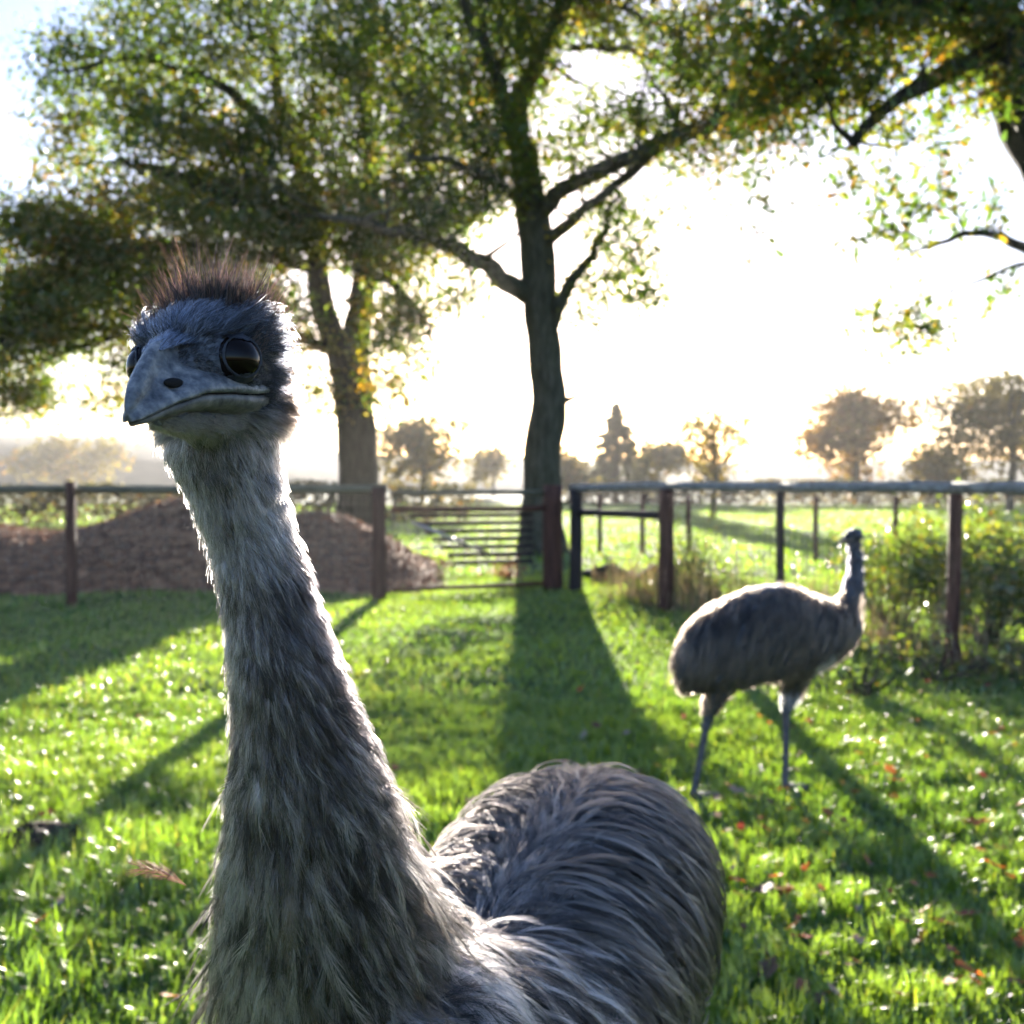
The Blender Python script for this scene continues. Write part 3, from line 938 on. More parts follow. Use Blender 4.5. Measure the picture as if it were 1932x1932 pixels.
# far hedge lines
def hedge_line(name, a, b, h, w, n, size, cols, label, gold=0.1):
    root = empty(name, (Vector(a) + Vector(b)) / 2)
    tag(root, label, 'hedge')
    t = RNG.uniform(0, 1, n)
    ht = h * (0.75 + 0.25 * np.array([noise.noise(Vector((q * 23, 5.1, h))) for q in t]) + 0.1)
    p = np.array(a) + (np.array(b) - np.array(a)) * t[:, None]
    p[:, 0] += RNG.normal(0, w * 0.25, n)
    p[:, 1] += RNG.normal(0, w * 0.4, n)
    p[:, 2] = RNG.uniform(0, 1, n) ** 0.7 * ht
    V, F, T_ = leaf_arrays(p, RNG.uniform(*size, n), leaf_cols(n, gold, cols), 0.8, 0.1)
    mesh_obj('foliage', V, F, M['far_leaf'], root, tint=T_)
    mb = MB()
    for k in range(40):
        q = Vector(a).lerp(Vector(b), (k + random.random()) / 40)
        mb.tube([Vector((q.x, q.y, -0.1)), Vector((q.x + random.gauss(0, .1), q.y, h * 0.8))], [0.04, 0.015], 5, False)
    tag(mb.build('stems', M['bark'], root), kind='stuff')
HCOL = [(0.06, 0.06, 0.035), (0.08, 0.07, 0.035), (0.05, 0.06, 0.03)]
hedge_line('field_hedge', (-30, 34, 0), (-1.5, 36, 0), 1.45, 1.2, 9000, (0.12, 0.25), HCOL, 'dark low field hedge running behind the mulch heap')
hedge_line('field_hedge', (3.5, 62, 0), (48, 58, 0), 1.6, 1.6, 9000, (0.18, 0.35), HCOL, 'dark low field hedge beyond the bright field on the right')

# dry stems and tall grass along the right fence
def dry_stems():
    n = 1500
    t = RNG.uniform(0, 1, n)
    a, b = np.array([1.2, 12.9]), np.array([4.2, 6.6])
    xy = a + (b - a) * t[:, None] + RNG.normal(0, 0.16, (n, 2)) + [0.15, 0.08]
    h = RNG.uniform(0.2, 0.75, n) * (0.6 + 0.5 * RNG.uniform(size=n))
    lean = RNG.normal(0, 0.22, (n, 2)) * h[:, None]
    w = RNG.uniform(0.003, 0.008, n)
    ang = RNG.uniform(0, math.pi, n)
    dx = np.stack([np.cos(ang) * w, np.sin(ang) * w, np.zeros(n)], -1)
    p0 = np.column_stack([xy, np.zeros(n) - 0.02])
    p1 = np.column_stack([xy + lean * 0.35, h * 0.6])
    p2 = np.column_stack([xy + lean, h])
    V = np.stack([p0 - dx, p0 + dx, p1 - dx * .8, p1 + dx * .8, p2], 1).reshape(-1, 3)
    i = np.arange(n)[:, None] * 5
    F = np.concatenate([i + [0, 1, 3], i + [0, 3, 2], i + [2, 3, 4]], 0)
    cols = np.array([(0.3, 0.24, 0.15), (0.2, 0.15, 0.09), (0.12, 0.09, 0.06), (0.16, 0.17, 0.05)])
    T_ = np.repeat(cols[RNG.integers(0, 4, n)] * RNG.uniform(0.7, 1.2, (n, 1)), 5, 0)
    o = mesh_obj('dry_grass', V, F, M['straw'], tint=T_)
    tag(o, 'dry straw coloured stems along the foot of the right fence', 'dry grass', kind='stuff')
dry_stems()


# ------------------------------------------------------------------ lawn
def lawn_noise(x, y, s, seed):
    """cheap smooth noise on arrays: sum of rotated sines"""
    r = np.random.default_rng(seed)
    v = np.zeros_like(x)
    for k in range(7):
        a = r.uniform(0, math.pi)
        f = s * r.uniform(0.6, 1.8)
        v += np.sin((x * math.cos(a) + y * math.sin(a)) * f + r.uniform(0, 6.3))
    return v / 3.5


def blades(n, y0, y1, half, hmin, hmax, wmin, wmax, power, seed, extra_x=(0, 0)):
    r = np.random.default_rng(seed)
    u = r.uniform(0, 1, n)
    y = (y0 ** power + u * (y1 ** power - y0 ** power)) ** (1 / power)
    x = r.uniform(-half, half, n) * (y + 0.6)
    # gather into tufts
    x += 0.03 * lawn_noise(x, y, 38, 4)
    y += 0.03 * lawn_noise(x, y, 38, 5)
    patch = lawn_noise(x, y, 2.2, 6)
    fine = lawn_noise(x, y, 11, 7)
    h = (hmin + (hmax - hmin) * r.beta(2, 3, n)) * (1 + 0.28 * fine + 0.15 * patch)
    h = h * (1 - 0.55 * np.clip(lawn_noise(x, y, 1.7, 23) - 0.45, 0, 1))
    h = np.clip(h, 0.012, None)
    w = r.uniform(wmin, wmax, n)
    az = r.uniform(0, 2 * math.pi, n)
    lean = r.uniform(0.1, 0.85, n) * h
    dx = np.stack([-np.sin(az) * w, np.cos(az) * w, np.zeros(n)], -1) * 0.5
    z = gz_np(x, y)
    p0 = np.stack([x, y, z - 0.005], -1)
    dirv = np.stack([np.cos(az), np.sin(az), np.zeros(n)], -1)
    p1 = p0 + dirv * (lean * 0.28)[:, None] + np.stack([0 * h, 0 * h, h * 0.58], -1)
    p2 = p0 + dirv * lean[:, None] + np.stack([0 * h, 0 * h, h * (1 - 0.3 * (lean / h) ** 2)], -1)
    V = np.stack([p0 - dx, p0 + dx, p1 - dx * .85, p1 + dx * .85, p2], 1).reshape(-1, 3)
    i = np.arange(n)[:, None] * 5
    F = np.concatenate([i + [0, 1, 3], i + [0, 3, 2], i + [2, 3, 4]], 0)
    c0, c1, c2 = np.array((0.075, 0.165, 0.023)), np.array((0.145, 0.25, 0.033)), np.array((0.16, 0.2, 0.04))
    k = np.clip(0.5 + 0.35 * patch + r.normal(0, 0.25, n), 0, 1)[:, None]
    col = c0 * (1 - k) + c1 * k
    dry = (r.uniform(size=n) < 0.05 + 0.12 * np.clip(lawn_noise(x, y, 1.1, 17) - 0.2, 0, 1))[:, None]
    col = np.where(dry, c2 * 1.2, col)
    return V, F, np.repeat(col, 5, 0)


def build_lawn():
    parts = [blades(190000, 2.2, 7.0, 0.66, 0.035, 0.105, 0.003, 0.0062, 1.35, 1),
             blades(120000, 7.0, 16.0, 0.62, 0.03, 0.10, 0.006, 0.011, 1.5, 2),
             blades(70000, 16.0, 60.0, 0.62, 0.06, 0.16, 0.02, 0.04, 1.2, 3)]
    tall = blades(16000, 2.3, 4.2, 0.66, 0.09, 0.17, 0.0035, 0.007, 1.3, 8)
    keep = (tall[0].reshape(-1, 5, 3)[:, 0, 0] < -0.45) & (lawn_noise(tall[0].reshape(-1, 5, 3)[:, 0, 0], tall[0].reshape(-1, 5, 3)[:, 0, 1], 5, 31) > -0.1)
    tv = tall[0].reshape(-1, 5, 3)[keep].reshape(-1, 3)
    ti = np.arange(len(tv) // 5)[:, None] * 5
    parts.append((tv, np.concatenate([ti + [0, 1, 3], ti + [0, 3, 2], ti + [2, 3, 4]], 0), tall[2].reshape(-1, 5, 3)[keep].reshape(-1, 3) * 1.1))
    V, F, T_, b = [], [], [], 0
    for v, f, t in parts:
        V.append(v)
        F.append(f + b)
        T_.append(t)
        b += len(v)
    o = mesh_obj('grass', np.concatenate(V), np.concatenate(F), M['grass'], tint=np.concatenate(T_))
    tag(o, 'short wet green grass of the paddock', 'grass', kind='stuff')
build_lawn()

# ------------------------------------------------------------------ emus
def loft(stations, sub=5, n=20, up=(0, 0, 1), cap=True):
    """closed elliptical loft; a station is (x, y, z, rx, rz)"""
    q = smooth_path(stations, sub)
    q[:, 3:] = np.maximum(q[:, 3:], 0.001)
    up = Vector(up)
    V, F = [], []
    for i in range(len(q)):
        p = Vector(q[i][:3])
        t = (Vector(q[min(i + 1, len(q) - 1)][:3]) - Vector(q[max(i - 1, 0)][:3])).normalized()
        s = t.cross(up)
        if s.length < 1e-4:
            s = Vector((1, 0, 0))
        s.normalize()
        w = s.cross(t)
        for k in range(n):
            a = 2 * math.pi * k / n
            V.append(p + s * math.cos(a) * q[i][3] + w * math.sin(a) * q[i][4])
    for i in range(len(q) - 1):
        for k in range(n):
            k2 = (k + 1) % n
            F.append((i * n + k, i * n + k2, (i + 1) * n + k2, (i + 1) * n + k))
    if cap:
        F.append(tuple(reversed(range(n))))
        F.append(tuple((len(q) - 1) * n + k for k in range(n)))
    return V, F


def fused_body(name, parts, voxel, mat, parent, smooth=4):
    """parts overlapping one another fused into one continuous skin"""
    mb = MB()
    for v, f in parts:
        mb.add(v, f)
    me = bpy.data.meshes.new('tmp')
    me.from_pydata(mb.v, [], mb.f)
    tmp = bpy.data.objects.new('tmp', me)
    COL.objects.link(tmp)
    m = tmp.modifiers.new('r', 'REMESH')
    m.mode = 'VOXEL'
    m.voxel_size = voxel
    s = tmp.modifiers.new('s', 'SMOOTH')
    s.factor = 0.5
    s.iterations = smooth
    dg = bpy.context.evaluated_depsgraph_get()
    out = bpy.data.meshes.new_from_object(tmp.evaluated_get(dg))
    bpy.data.objects.remove(tmp)
    out.name = name
    out.materials.clear()
    out.materials.append(mat)
    out.polygons.foreach_set('use_smooth', np.ones(len(out.polygons), dtype=bool))
    o = bpy.data.objects.new(name, out)
    link(o, parent)
    return o


class Skin:
    """sampling and nearest-point queries on a body"""
    def __init__(self, obj):
        me = obj.data
        me.calc_loop_triangles()
        n = len(me.loop_triangles)
        t = np.empty(n * 3, dtype=np.int32)
        me.loop_triangles.foreach_get('vertices', t)
        v = np.empty(len(me.vertices) * 3, dtype=np.float32)
        me.vertices.foreach_get('co', v)
        self.v, self.t = v.reshape(-1, 3), t.reshape(-1, 3)
        a, b, c = (self.v[self.t[:, k]] for k in range(3))
        cr = np.cross(b - a, c - a)
        self.area = np.linalg.norm(cr, axis=1) / 2
        self.nrm = cr / (self.area[:, None] * 2 + 1e-12)
        self.cen = (a + b + c) / 3
        self.bvh = BVHTree.FromPolygons([Vector(q) for q in self.v], [tuple(q) for q in self.t])

    def sample(self, n, weight, rng):
        w = self.area * weight
        k = rng.choice(len(w), n, p=w / w.sum())
        r1, r2 = np.sqrt(rng.uniform(size=n)), rng.uniform(size=n)
        a, b, c = (self.v[self.t[k, j]] for j in range(3))
        p = a * (1 - r1)[:, None] + b * (r1 * (1 - r2))[:, None] + c * (r1 * r2)[:, None]
        return p, self.nrm[k]

    def project(self, p):
        q, m = np.empty_like(p), np.empty_like(p)
        f = self.bvh.find_nearest
        for i, r in enumerate(p):
            a, b, _, _ = f(Vector(r))
            q[i] = a
            m[i] = b
        return q, m


def unit(a):
    return a / (np.linalg.norm(a, axis=-1, keepdims=True) + 1e-9)


def groom(skin, p, n, flow, length, lift, K=6, grav=0.0, free=0.0, jitter=0.12, rng=RNG):
    """guide curves that follow the skin: (g, K, 3) points; lift = height over the skin at the tip relative to the length,
    free = how far the outer half leaves the skin and just keeps going"""
    g = len(p)
    out = np.empty((g, K, 3))
    nr = np.empty((g, K, 3))
    jd = rng.normal(size=(g, 3)) * jitter
    step = length / (K - 1)
    out[:, 0] = p
    nr[:, 0] = n
    cur, cn = p.copy(), n.copy()
    d = None
    for k in range(1, K):
        t = k / (K - 1)
        f = flow(cur, cn) + jd
        f = unit(f - cn * np.sum(f * cn, 1, keepdims=True))
        nd = unit(f + cn * (lift * (1.6 - 1.5 * t))[:, None] + np.array([0, 0, -1.0]) * (grav * t))
        d = nd if d is None else unit(d * 0.45 + nd)
        nxt = out[:, k - 1] + d * step[:, None]
        q, m = skin.project(nxt)
        h = np.sum((nxt - q) * m, 1)
        want = length * lift * math.sin(t * math.pi * 0.6) * 0.6 + 0.0006
        hh = np.where(h < want, want, h * free + want * (1 - free)) if not np.isscalar(free) or free < 1 else np.maximum(h, want)
        onskin = q + m * hh[:, None]
        out[:, k] = onskin
        nr[:, k] = m
        cur, cn = q, m
    return out, nr


def strands(guides, nrm, m, radius, clump=0.6, cpow=1.2, wander=0.002, lenvar=0.3, K=None, rng=RNG):
    """m strands round every guide, drawn together towards the tip -> (g*m, K, 3) and the guide index"""
    g, K, _ = guides.shape
    idx = np.repeat(np.arange(g), m)
    G_ = guides[idx]
    tang = unit(G_[:, -1] - G_[:, 0])
    nn = nrm[idx, 0]
    side = unit(np.cross(tang, nn))
    a = rng.uniform(0, 2 * math.pi, len(idx))
    r = np.sqrt(rng.uniform(size=len(idx)))[:, None] * radius
    ox = side * np.cos(a)[:, None] * r
    on = tang * np.sin(a)[:, None] * r
    t = np.linspace(0, 1, K)
    sc = 1 - rng.uniform(0, lenvar, len(idx))
    # shorten: resample the guide up to sc
    pos = t[None, :] * sc[:, None] * (K - 1)
    i0 = np.clip(pos.astype(int), 0, K - 2)
    fr = (pos - i0)[..., None]
    rows = np.arange(len(idx))[:, None]
    base = G_[rows, i0] * (1 - fr) + G_[rows, i0 + 1] * fr
    fall = (1 - clump * t ** cpow)[None, :, None]
    w = rng.normal(size=(len(idx), 1, 3)) * wander * (t ** 1.5)[None, :, None]
    return base + (ox + on)[:, None, :] * fall + w, idx


def feathers(guides, nrm, m, width, rng=RNG, KB=4, splay=1.0):
    """loose-barbed feathers: a shaft and m barbs leaving it on both sides"""
    g, K, _ = guides.shape
    idx = np.repeat(np.arange(g), m)
    n = len(idx)
    s0 = rng.uniform(0.0, 0.8, n)
    ln = rng.uniform(0.22, 0.45, n) * (1.15 - s0 * 0.5)
    sgn = np.where(rng.uniform(size=n) < 0.5, -1.0, 1.0)
    t = np.linspace(0, 1, KB)
    pos = np.clip(s0[:, None] + ln[:, None] * t[None, :], 0, 1.12) * (K - 1)
    i0 = np.clip(pos.astype(int), 0, K - 2)
    fr = (pos - i0)[..., None]
    rows = np.arange(n)[:, None]
    G_, N_ = guides[idx], nrm[idx]
    base = G_[rows, i0] * (1 - fr) + G_[rows, i0 + 1] * fr
    tg = unit(G_[rows, i0 + 1] - G_[rows, i0])
    nn = N_[rows, i0]
    side = unit(np.cross(tg, nn))
    w = (width if np.isscalar(width) else width[idx][:, None, None])
    off = side * (sgn * rng.uniform(0.25, 1.0, n))[:, None, None] * (t ** 0.8)[None, :, None] * w * splay
    off = off + nn * (rng.normal(size=n) * 0.25)[:, None, None] * (t)[None, :, None] * w
    return base + off, idx, s0[:, None] + ln[:, None] * t[None, :]


def curves_obj(name, P_, radius, tint, mat, parent):
    """hair curves object: P_ (n, K, 3), radius (n, K) , tint (n, K, 3)"""
    n, K, _ = P_.shape
    hc = bpy.data.hair_curves.new(name)
    hc.add_curves([K] * n)
    hc.attributes['position'].data.foreach_set('vector', P_.astype(np.float32).ravel())
    r = hc.attributes.get('radius') or hc.attributes.new('radius', 'FLOAT', 'POINT')
    r.data.foreach_set('value', np.broadcast_to(radius, (n, K)).astype(np.float32).ravel())
    c = hc.attributes.new('tint', 'FLOAT_COLOR', 'POINT')
    col = np.ones((n, K, 4), dtype=np.float32)
    col[..., :3] = np.clip(tint, 0, 1)
    c.data.foreach_set('color', col.ravel())
    hc.materials.append(mat)
    o = bpy.data.objects.new(name, hc)
    return link(o, parent)


def hair_mat(name, rough=0.42, radial=0.55, coat=0.0):
    m, n, l = new_mat(name)
    out = n.new('ShaderNodeOutputMaterial')
    at = n.new('ShaderNodeAttribute')
    at.attribute_name = 'tint'
    h = n.new('ShaderNodeBsdfHairPrincipled')
    h.model = 'CHIANG'
    h.parametrization = 'COLOR'
    h.inputs['Roughness'].default_value = rough
    h.inputs['Radial Roughness'].default_value = radial
    h.inputs['Coat'].default_value = coat
    h.inputs['Random Roughness'].default_value = 0.2
    l.new(at.outputs['Color'], h.inputs['Color'])
    l.new(h.outputs[0], out.inputs['Surface'])
    return m


M['plume'] = hair_mat('emu_plumage', 0.4, 0.6)
M['crest'] = leaf_mat('emu_crest_bristles', 0.45, 0.045, 0.3, (1.35, 1.05, 0.95))
M['emu_skin'] = surface('emu_skin', (0.03, 0.034, 0.045), (0.15, 0.165, 0.2), 110, 0.8, 0.4, 300, dist=0.002)
M['bill'] = surface('emu_bill_horn', (0.045, 0.05, 0.06), (0.36, 0.345, 0.33), 130, 0.32, 0.55, 420, c3=(0.16, 0.165, 0.178), spec=0.5, dist=0.0015)
M['bill_lower'] = surface('emu_lower_bill_horn', (0.06, 0.058, 0.06), (0.27, 0.25, 0.23), 110, 0.5, 0.4, 300, c3=(0.15, 0.142, 0.135), spec=0.4, dist=0.0015)
M['lid'] = surface('emu_eyelid_skin', (0.012, 0.014, 0.02), (0.05, 0.055, 0.07), 160, 0.5, 0.4, 500, dist=0.001)
M['nostril'] = surface('nostril_dark', (0.006, 0.005, 0.005), (0.012, 0.009, 0.008), 50, 0.8, 0.1, 100)
M['leg'] = surface('emu_leg_scales', (0.05, 0.048, 0.05), (0.14, 0.135, 0.14), 40, 0.6, 0.6, 120, dist=0.004)


def eye_mat():
    m, n, l = new_mat('emu_eye')
    out = n.new('ShaderNodeOutputMaterial')
    b = n.new('ShaderNodeBsdfPrincipled')
    b.inputs['Base Color'].default_value = (0.006, 0.003, 0.002, 1)
    b.inputs['Roughness'].default_value = 0.025
    b.inputs['Specular IOR Level'].default_value = 0.2
    l.new(b.outputs[0], out.inputs['Surface'])
    return m
M['eye'] = eye_mat()


def sphere_arrays(c, r, n1=28, n2=18, axis=None, squash=1.0):
    V, F = [], []
    ax = Vector(axis or (0, 0, 1)).normalized()
    rot = ax.to_track_quat('Z', 'Y').to_matrix()
    for i in range(n2 + 1):
        th = i / n2 * math.pi
        for j in range(n1):
            ph = j / n1 * 2 * math.pi
            V.append(Vector(c) + rot @ Vector((r * math.sin(th) * math.cos(ph), r * math.sin(th) * math.sin(ph), r * squash * math.cos(th))))
    for i in range(n2):
        for j in range(n1):
            F.append((i * n1 + j, i * n1 + (j + 1) % n1, (i + 1) * n1 + (j + 1) % n1, (i + 1) * n1 + j))
    return V, F


def ring_arrays(c, R, r, axis, n1=36, n2=10, oval=1.0):
    V, F = [], []
    rot = Vector(axis).normalized().to_track_quat('Z', 'Y').to_matrix()
    for i in range(n1):
        a = 2 * math.pi * i / n1
        for j in range(n2):
            b = 2 * math.pi * j / n2
            k = R + r * math.cos(b)
            V.append(Vector(c) + rot @ Vector((k * math.cos(a) * oval, k * math.sin(a), r * math.sin(b))))
    for i in range(n1):
        for j in range(n2):
            F.append((i * n2 + j, ((i + 1) % n1) * n2 + j, ((i + 1) % n1) * n2 + (j + 1) % n2, i * n2 + (j + 1) % n2))
    return V, F


def xf(mat, vf):
    return [mat @ Vector(v) for v in vf[0]], vf[1]


SKULL = [(0, -0.066, 0.000, 0.004, 0.004), (0, -0.056, 0.001, 0.022, 0.02), (0, -0.04, 0.004, 0.0315, 0.029), (0, -0.016, 0.005, 0.0345, 0.031), (0, 0.004, 0.002, 0.030, 0.026),
         (0, 0.016, -0.003, 0.021, 0.017), (0, 0.028, -0.008, 0.010, 0.009), (0, 0.034, -0.01, 0.004, 0.003)]


def smooth_interp(x, xp, fp):
    """interpolation with the corners eased"""
    xp, fp = np.array(xp), np.array(fp)
    h = 0.004
    return sum(np.interp(np.clip(x + o, xp[0], xp[-1]), xp, fp) for o in (-h, -h / 2, 0, h / 2, h)) / 5


def bill_upper():
    """upper half of the bill: flat keeled culmen, hollow cheeks round the nostrils, blunt hooked tip"""
    ys = np.linspace(-0.03, 0.073, 60)
    hw = np.interp(ys, [-0.03, -0.01, 0.01, 0.03, 0.045, 0.058, 0.066, 0.071, 0.073], [0.0325, 0.0328, 0.0295, 0.0232, 0.0172, 0.0112, 0.0072, 0.0046, 0.0025])
    top = smooth_interp(ys, [-0.03, 0.0, 0.02, 0.035, 0.046, 0.054, 0.062, 0.068, 0.0715, 0.073], [0.017, 0.0185, 0.016, 0.0115, 0.0060, -0.002, -0.0115, -0.0178, -0.0235, -0.0295])
    mth = smooth_interp(ys, [-0.03, -0.012, 0.01, 0.03, 0.05, 0.063, 0.073], [-0.016, -0.0180, -0.0185, -0.0200, -0.0268, -0.0330, -0.0378])
    kw = np.interp(ys, [-0.03, 0.01, 0.03, 0.05, 0.062, 0.069, 0.073], [0.006, 0.0052, 0.0042, 0.0038, 0.0046, 0.0046, 0.002])
    prof = [(1.0, 0.0), (1.03, 0.06), (1.0, 0.13), (0.92, 0.21), (0.79, 0.29), (0.63, 0.37), (0.47, 0.455)]
    V, F = [], []
    for y, w, tp, mz, k in zip(ys, hw, top, mth, kw):
        H = tp - mz
        k = min(k, w * 0.5)
        half = [(w * a, mz + H * b) for a, b in prof]
        half += [(max(k * 1.35, w * 0.31), mz + H * 0.58), (k * 1.15, mz + H * 0.78), (k * 1.0, mz + H * 0.93), (k * 0.5, mz + H * 0.995), (0.0, tp)]
        ring = half + [(-x, z) for x, z in reversed(half[:-1])]
        ring += [(-w * 0.6, mz - 0.0), (0, mz + 0.0005), (w * 0.6, mz - 0.0)]
        V.append([Vector((x, y, z)) for x, z in ring])
    n = len(V[0])
    flat = [v for r in V for v in r]
    # hollow and pit round each nostril
    for v in flat:
        for s in (1, -1):
            c = Vector((s * 0.0150, 0.0450, -0.0150))
            d = Vector((v.x - c.x, (v.y - c.y) * 0.5, v.z - c.z + 0.12 * (v.y - c.y))).length
            if v.x * s > 0.002:
                inward = Vector((-s * 0.85, 0, -0.4))
                v += inward * (0.0024 * math.exp(-(d / 0.009) ** 2) + 0.0040 * math.exp(-(d / 0.0034) ** 4))
        # low shoulder where the horn meets the face
        v += Vector((0, 0, 0.0006 * noise.noise(v * 160)))
    for i in range(len(V) - 1):
        for j in range(n):
            j2 = (j + 1) % n
            F.append((i * n + j, (i + 1) * n + j, (i + 1) * n + j2, i * n + j2))
    F.append(tuple((len(V) - 1) * n + j for j in reversed(range(n))))
    return flat, F


def bill_lower():
    ys = np.linspace(-0.03, 0.069, 36)
    hw = np.interp(ys, [-0.03, -0.01, 0.01, 0.03, 0.045, 0.058, 0.066, 0.069], [0.0312, 0.0315, 0.0282, 0.0216, 0.0156, 0.0092, 0.0045, 0.002])
    mth = smooth_interp(ys, [-0.03, -0.012, 0.01, 0.03, 0.05, 0.063, 0.073], [-0.0172, -0.0192, -0.0197, -0.0212, -0.028, -0.0342, -0.039])
    th = np.interp(ys, [-0.03, -0.01, 0.03, 0.055, 0.069], [0.012, 0.0115, 0.0085, 0.0055, 0.002])
    prof = [(0.96, 0.0), (1.0, -0.15), (0.97, -0.4), (0.86, -0.7), (0.62, -0.92), (0.3, -1.0), (0.0, -1.02)]
    V, F = [], []
    for y, w, mz, t in zip(ys, hw, mth, th):
        half = [(w * a, mz + t * b) for a, b in prof]
        ring = half + [(-x, z) for x, z in reversed(half[:-1])] + [(-w * 0.5, mz), (0, mz), (w * 0.5, mz)]
        V.append([Vector((x, y, z + 0.0003 * noise.noise(Vector((x, y, z)) * 200))) for x, z in ring])
    n = len(V[0])
    flat = [v for r in V for v in r]
    for i in range(len(V) - 1):
        for j in range(n):
            j2 = (j + 1) % n
            F.append((i * n + j, i * n + j2, (i + 1) * n + j2, (i + 1) * n + j))
    F.append(tuple((len(V) - 1) * n + j for j in range(n)))
    return flat, F


def head_matrix(pos, fwd, roll, scale=1.0):
    f = Vector(fwd).normalized()
    up = Vector((0, 0, 1))
    right = f.cross(up).normalized()         # the bird's right
    left = -right
    u = left.cross(f) * -1 if left.cross(f).z < 0 else left.cross(f)
    m = Matrix((left, f, u)).transposed()
    # columns: x = bird's left ... keep a proper rotation by mirroring x when needed
    if m.determinant() < 0:
        m = Matrix((right, f, u)).transposed()
    m = m @ Matrix.Rotation(roll, 3, 'Y')
    return Matrix.Translation(pos) @ (m * scale).to_4x4()


def add_face(root, HM, eyes=True):
    ub = MB().add(*xf(HM, bill_upper())).build('upper_bill', M['bill'], root, True)
    MB().add(*xf(HM, bill_lower())).build('lower_bill', M['bill_lower'], root, True)
    for s in (1, -1):
        c = Vector((s * 0.0108, 0.0440, -0.0150))
        V, F = sphere_arrays((0, 0, 0), 0.0034, 16, 10)
        V = [HM @ (c + Vector((v.x * 0.55 - s * 0.5 * v.y, v.y * 2.1, v.z * 0.8 - 0.12 * v.y))) for v in V]
        MB().add(V, F).build('nostril', M['nostril'], ub, True)
    for s in (1, -1):
        ax, c = eye_axis(s), eye_pos(s)
        e = MB().add(*xf(HM, sphere_arrays(c, 0.0146, 40, 26, ax))).build('eye', M['eye'], root, True)
        V, F = ring_arrays(c + ax * 0.0090, 0.0117, 0.0008, ax, 48, 12, 1.0)
        V = [v + Vector((1, 1, 1)) * 0.0005 * noise.noise(v * 700) for v in V]
        MB().add(*xf(HM, (V, F))).build('eye_rim', M['lid'], e, True)
        # upper and lower lid: shells closing over the ball
        for nm, test in (('upper_eyelid', lambda q: q.z - 0.22 * q.y > 0.0080), ('lower_eyelid', lambda q: q.z + 0.15 * q.y < -0.0082)):
            Vs, Fs = sphere_arrays(c, 0.0151, 64, 44, ax)
            Fk = [f for f in Fs if all(test(Vs[i] - c) for i in f)]
            used = sorted({i for f in Fk for i in f})
            rm = {i: k for k, i in enumerate(used)}
            Vk = [Vs[i] + (Vs[i] - c).normalized() * 0.0006 * noise.noise(Vs[i] * 600) for i in used]
            MB().add(*xf(HM, (Vk, [tuple(rm[i] for i in f) for f in Fk]))).build(nm, M['lid'], e, True)


def eye_axis(s):
    return Vector((s * 0.83, 0.55, 0.04)).normalized()


def eye_pos(s):
    return Vector((s * 0.0262, 0.002, 0.001))


def leg(root, hip, hock, foot, toe_dir, r0=0.035, scale=1.0):
    """bare shank, hock and three toes"""
    pts = smooth_path([(*hip, r0), (*(Vector(hip).lerp(Vector(hock), 0.55)), r0 * 0.75), (*hock, 0.021 * scale), (*(Vector(hock).lerp(Vector(foot), 0.25)), 0.0165 * scale),
                       (*(Vector(hock).lerp(Vector(foot), 0.75)), 0.016 * scale), (*(Vector(foot) + Vector((0, 0, 0.02))), 0.021 * scale)], 5)
    o = MB().tube([Vector(q[:3]) for q in pts], list(pts[:, 3]), 12).build('leg', M['leg'], root, True)
    t = Vector(toe_dir).normalized()
    for k, (an, L) in enumerate(((-0.5, 0.11), (0, 0.16), (0.5, 0.11))):
        d = Matrix.Rotation(an, 3, 'Z') @ t
        f = Vector(foot)
        q = [f + Vector((0, 0, 0.022)), f + d * L * 0.4 * scale + Vector((0, 0, 0.02)), f + d * L * 0.8 * scale + Vector((0, 0, 0.014)), f + d * L * 1.05 * scale + Vector((0, 0, 0.004))]
        MB().tube(q, [0.018 * scale, 0.015 * scale, 0.012 * scale, 0.003 * scale], 10).build('toe', M['leg'], o, True)
    return o

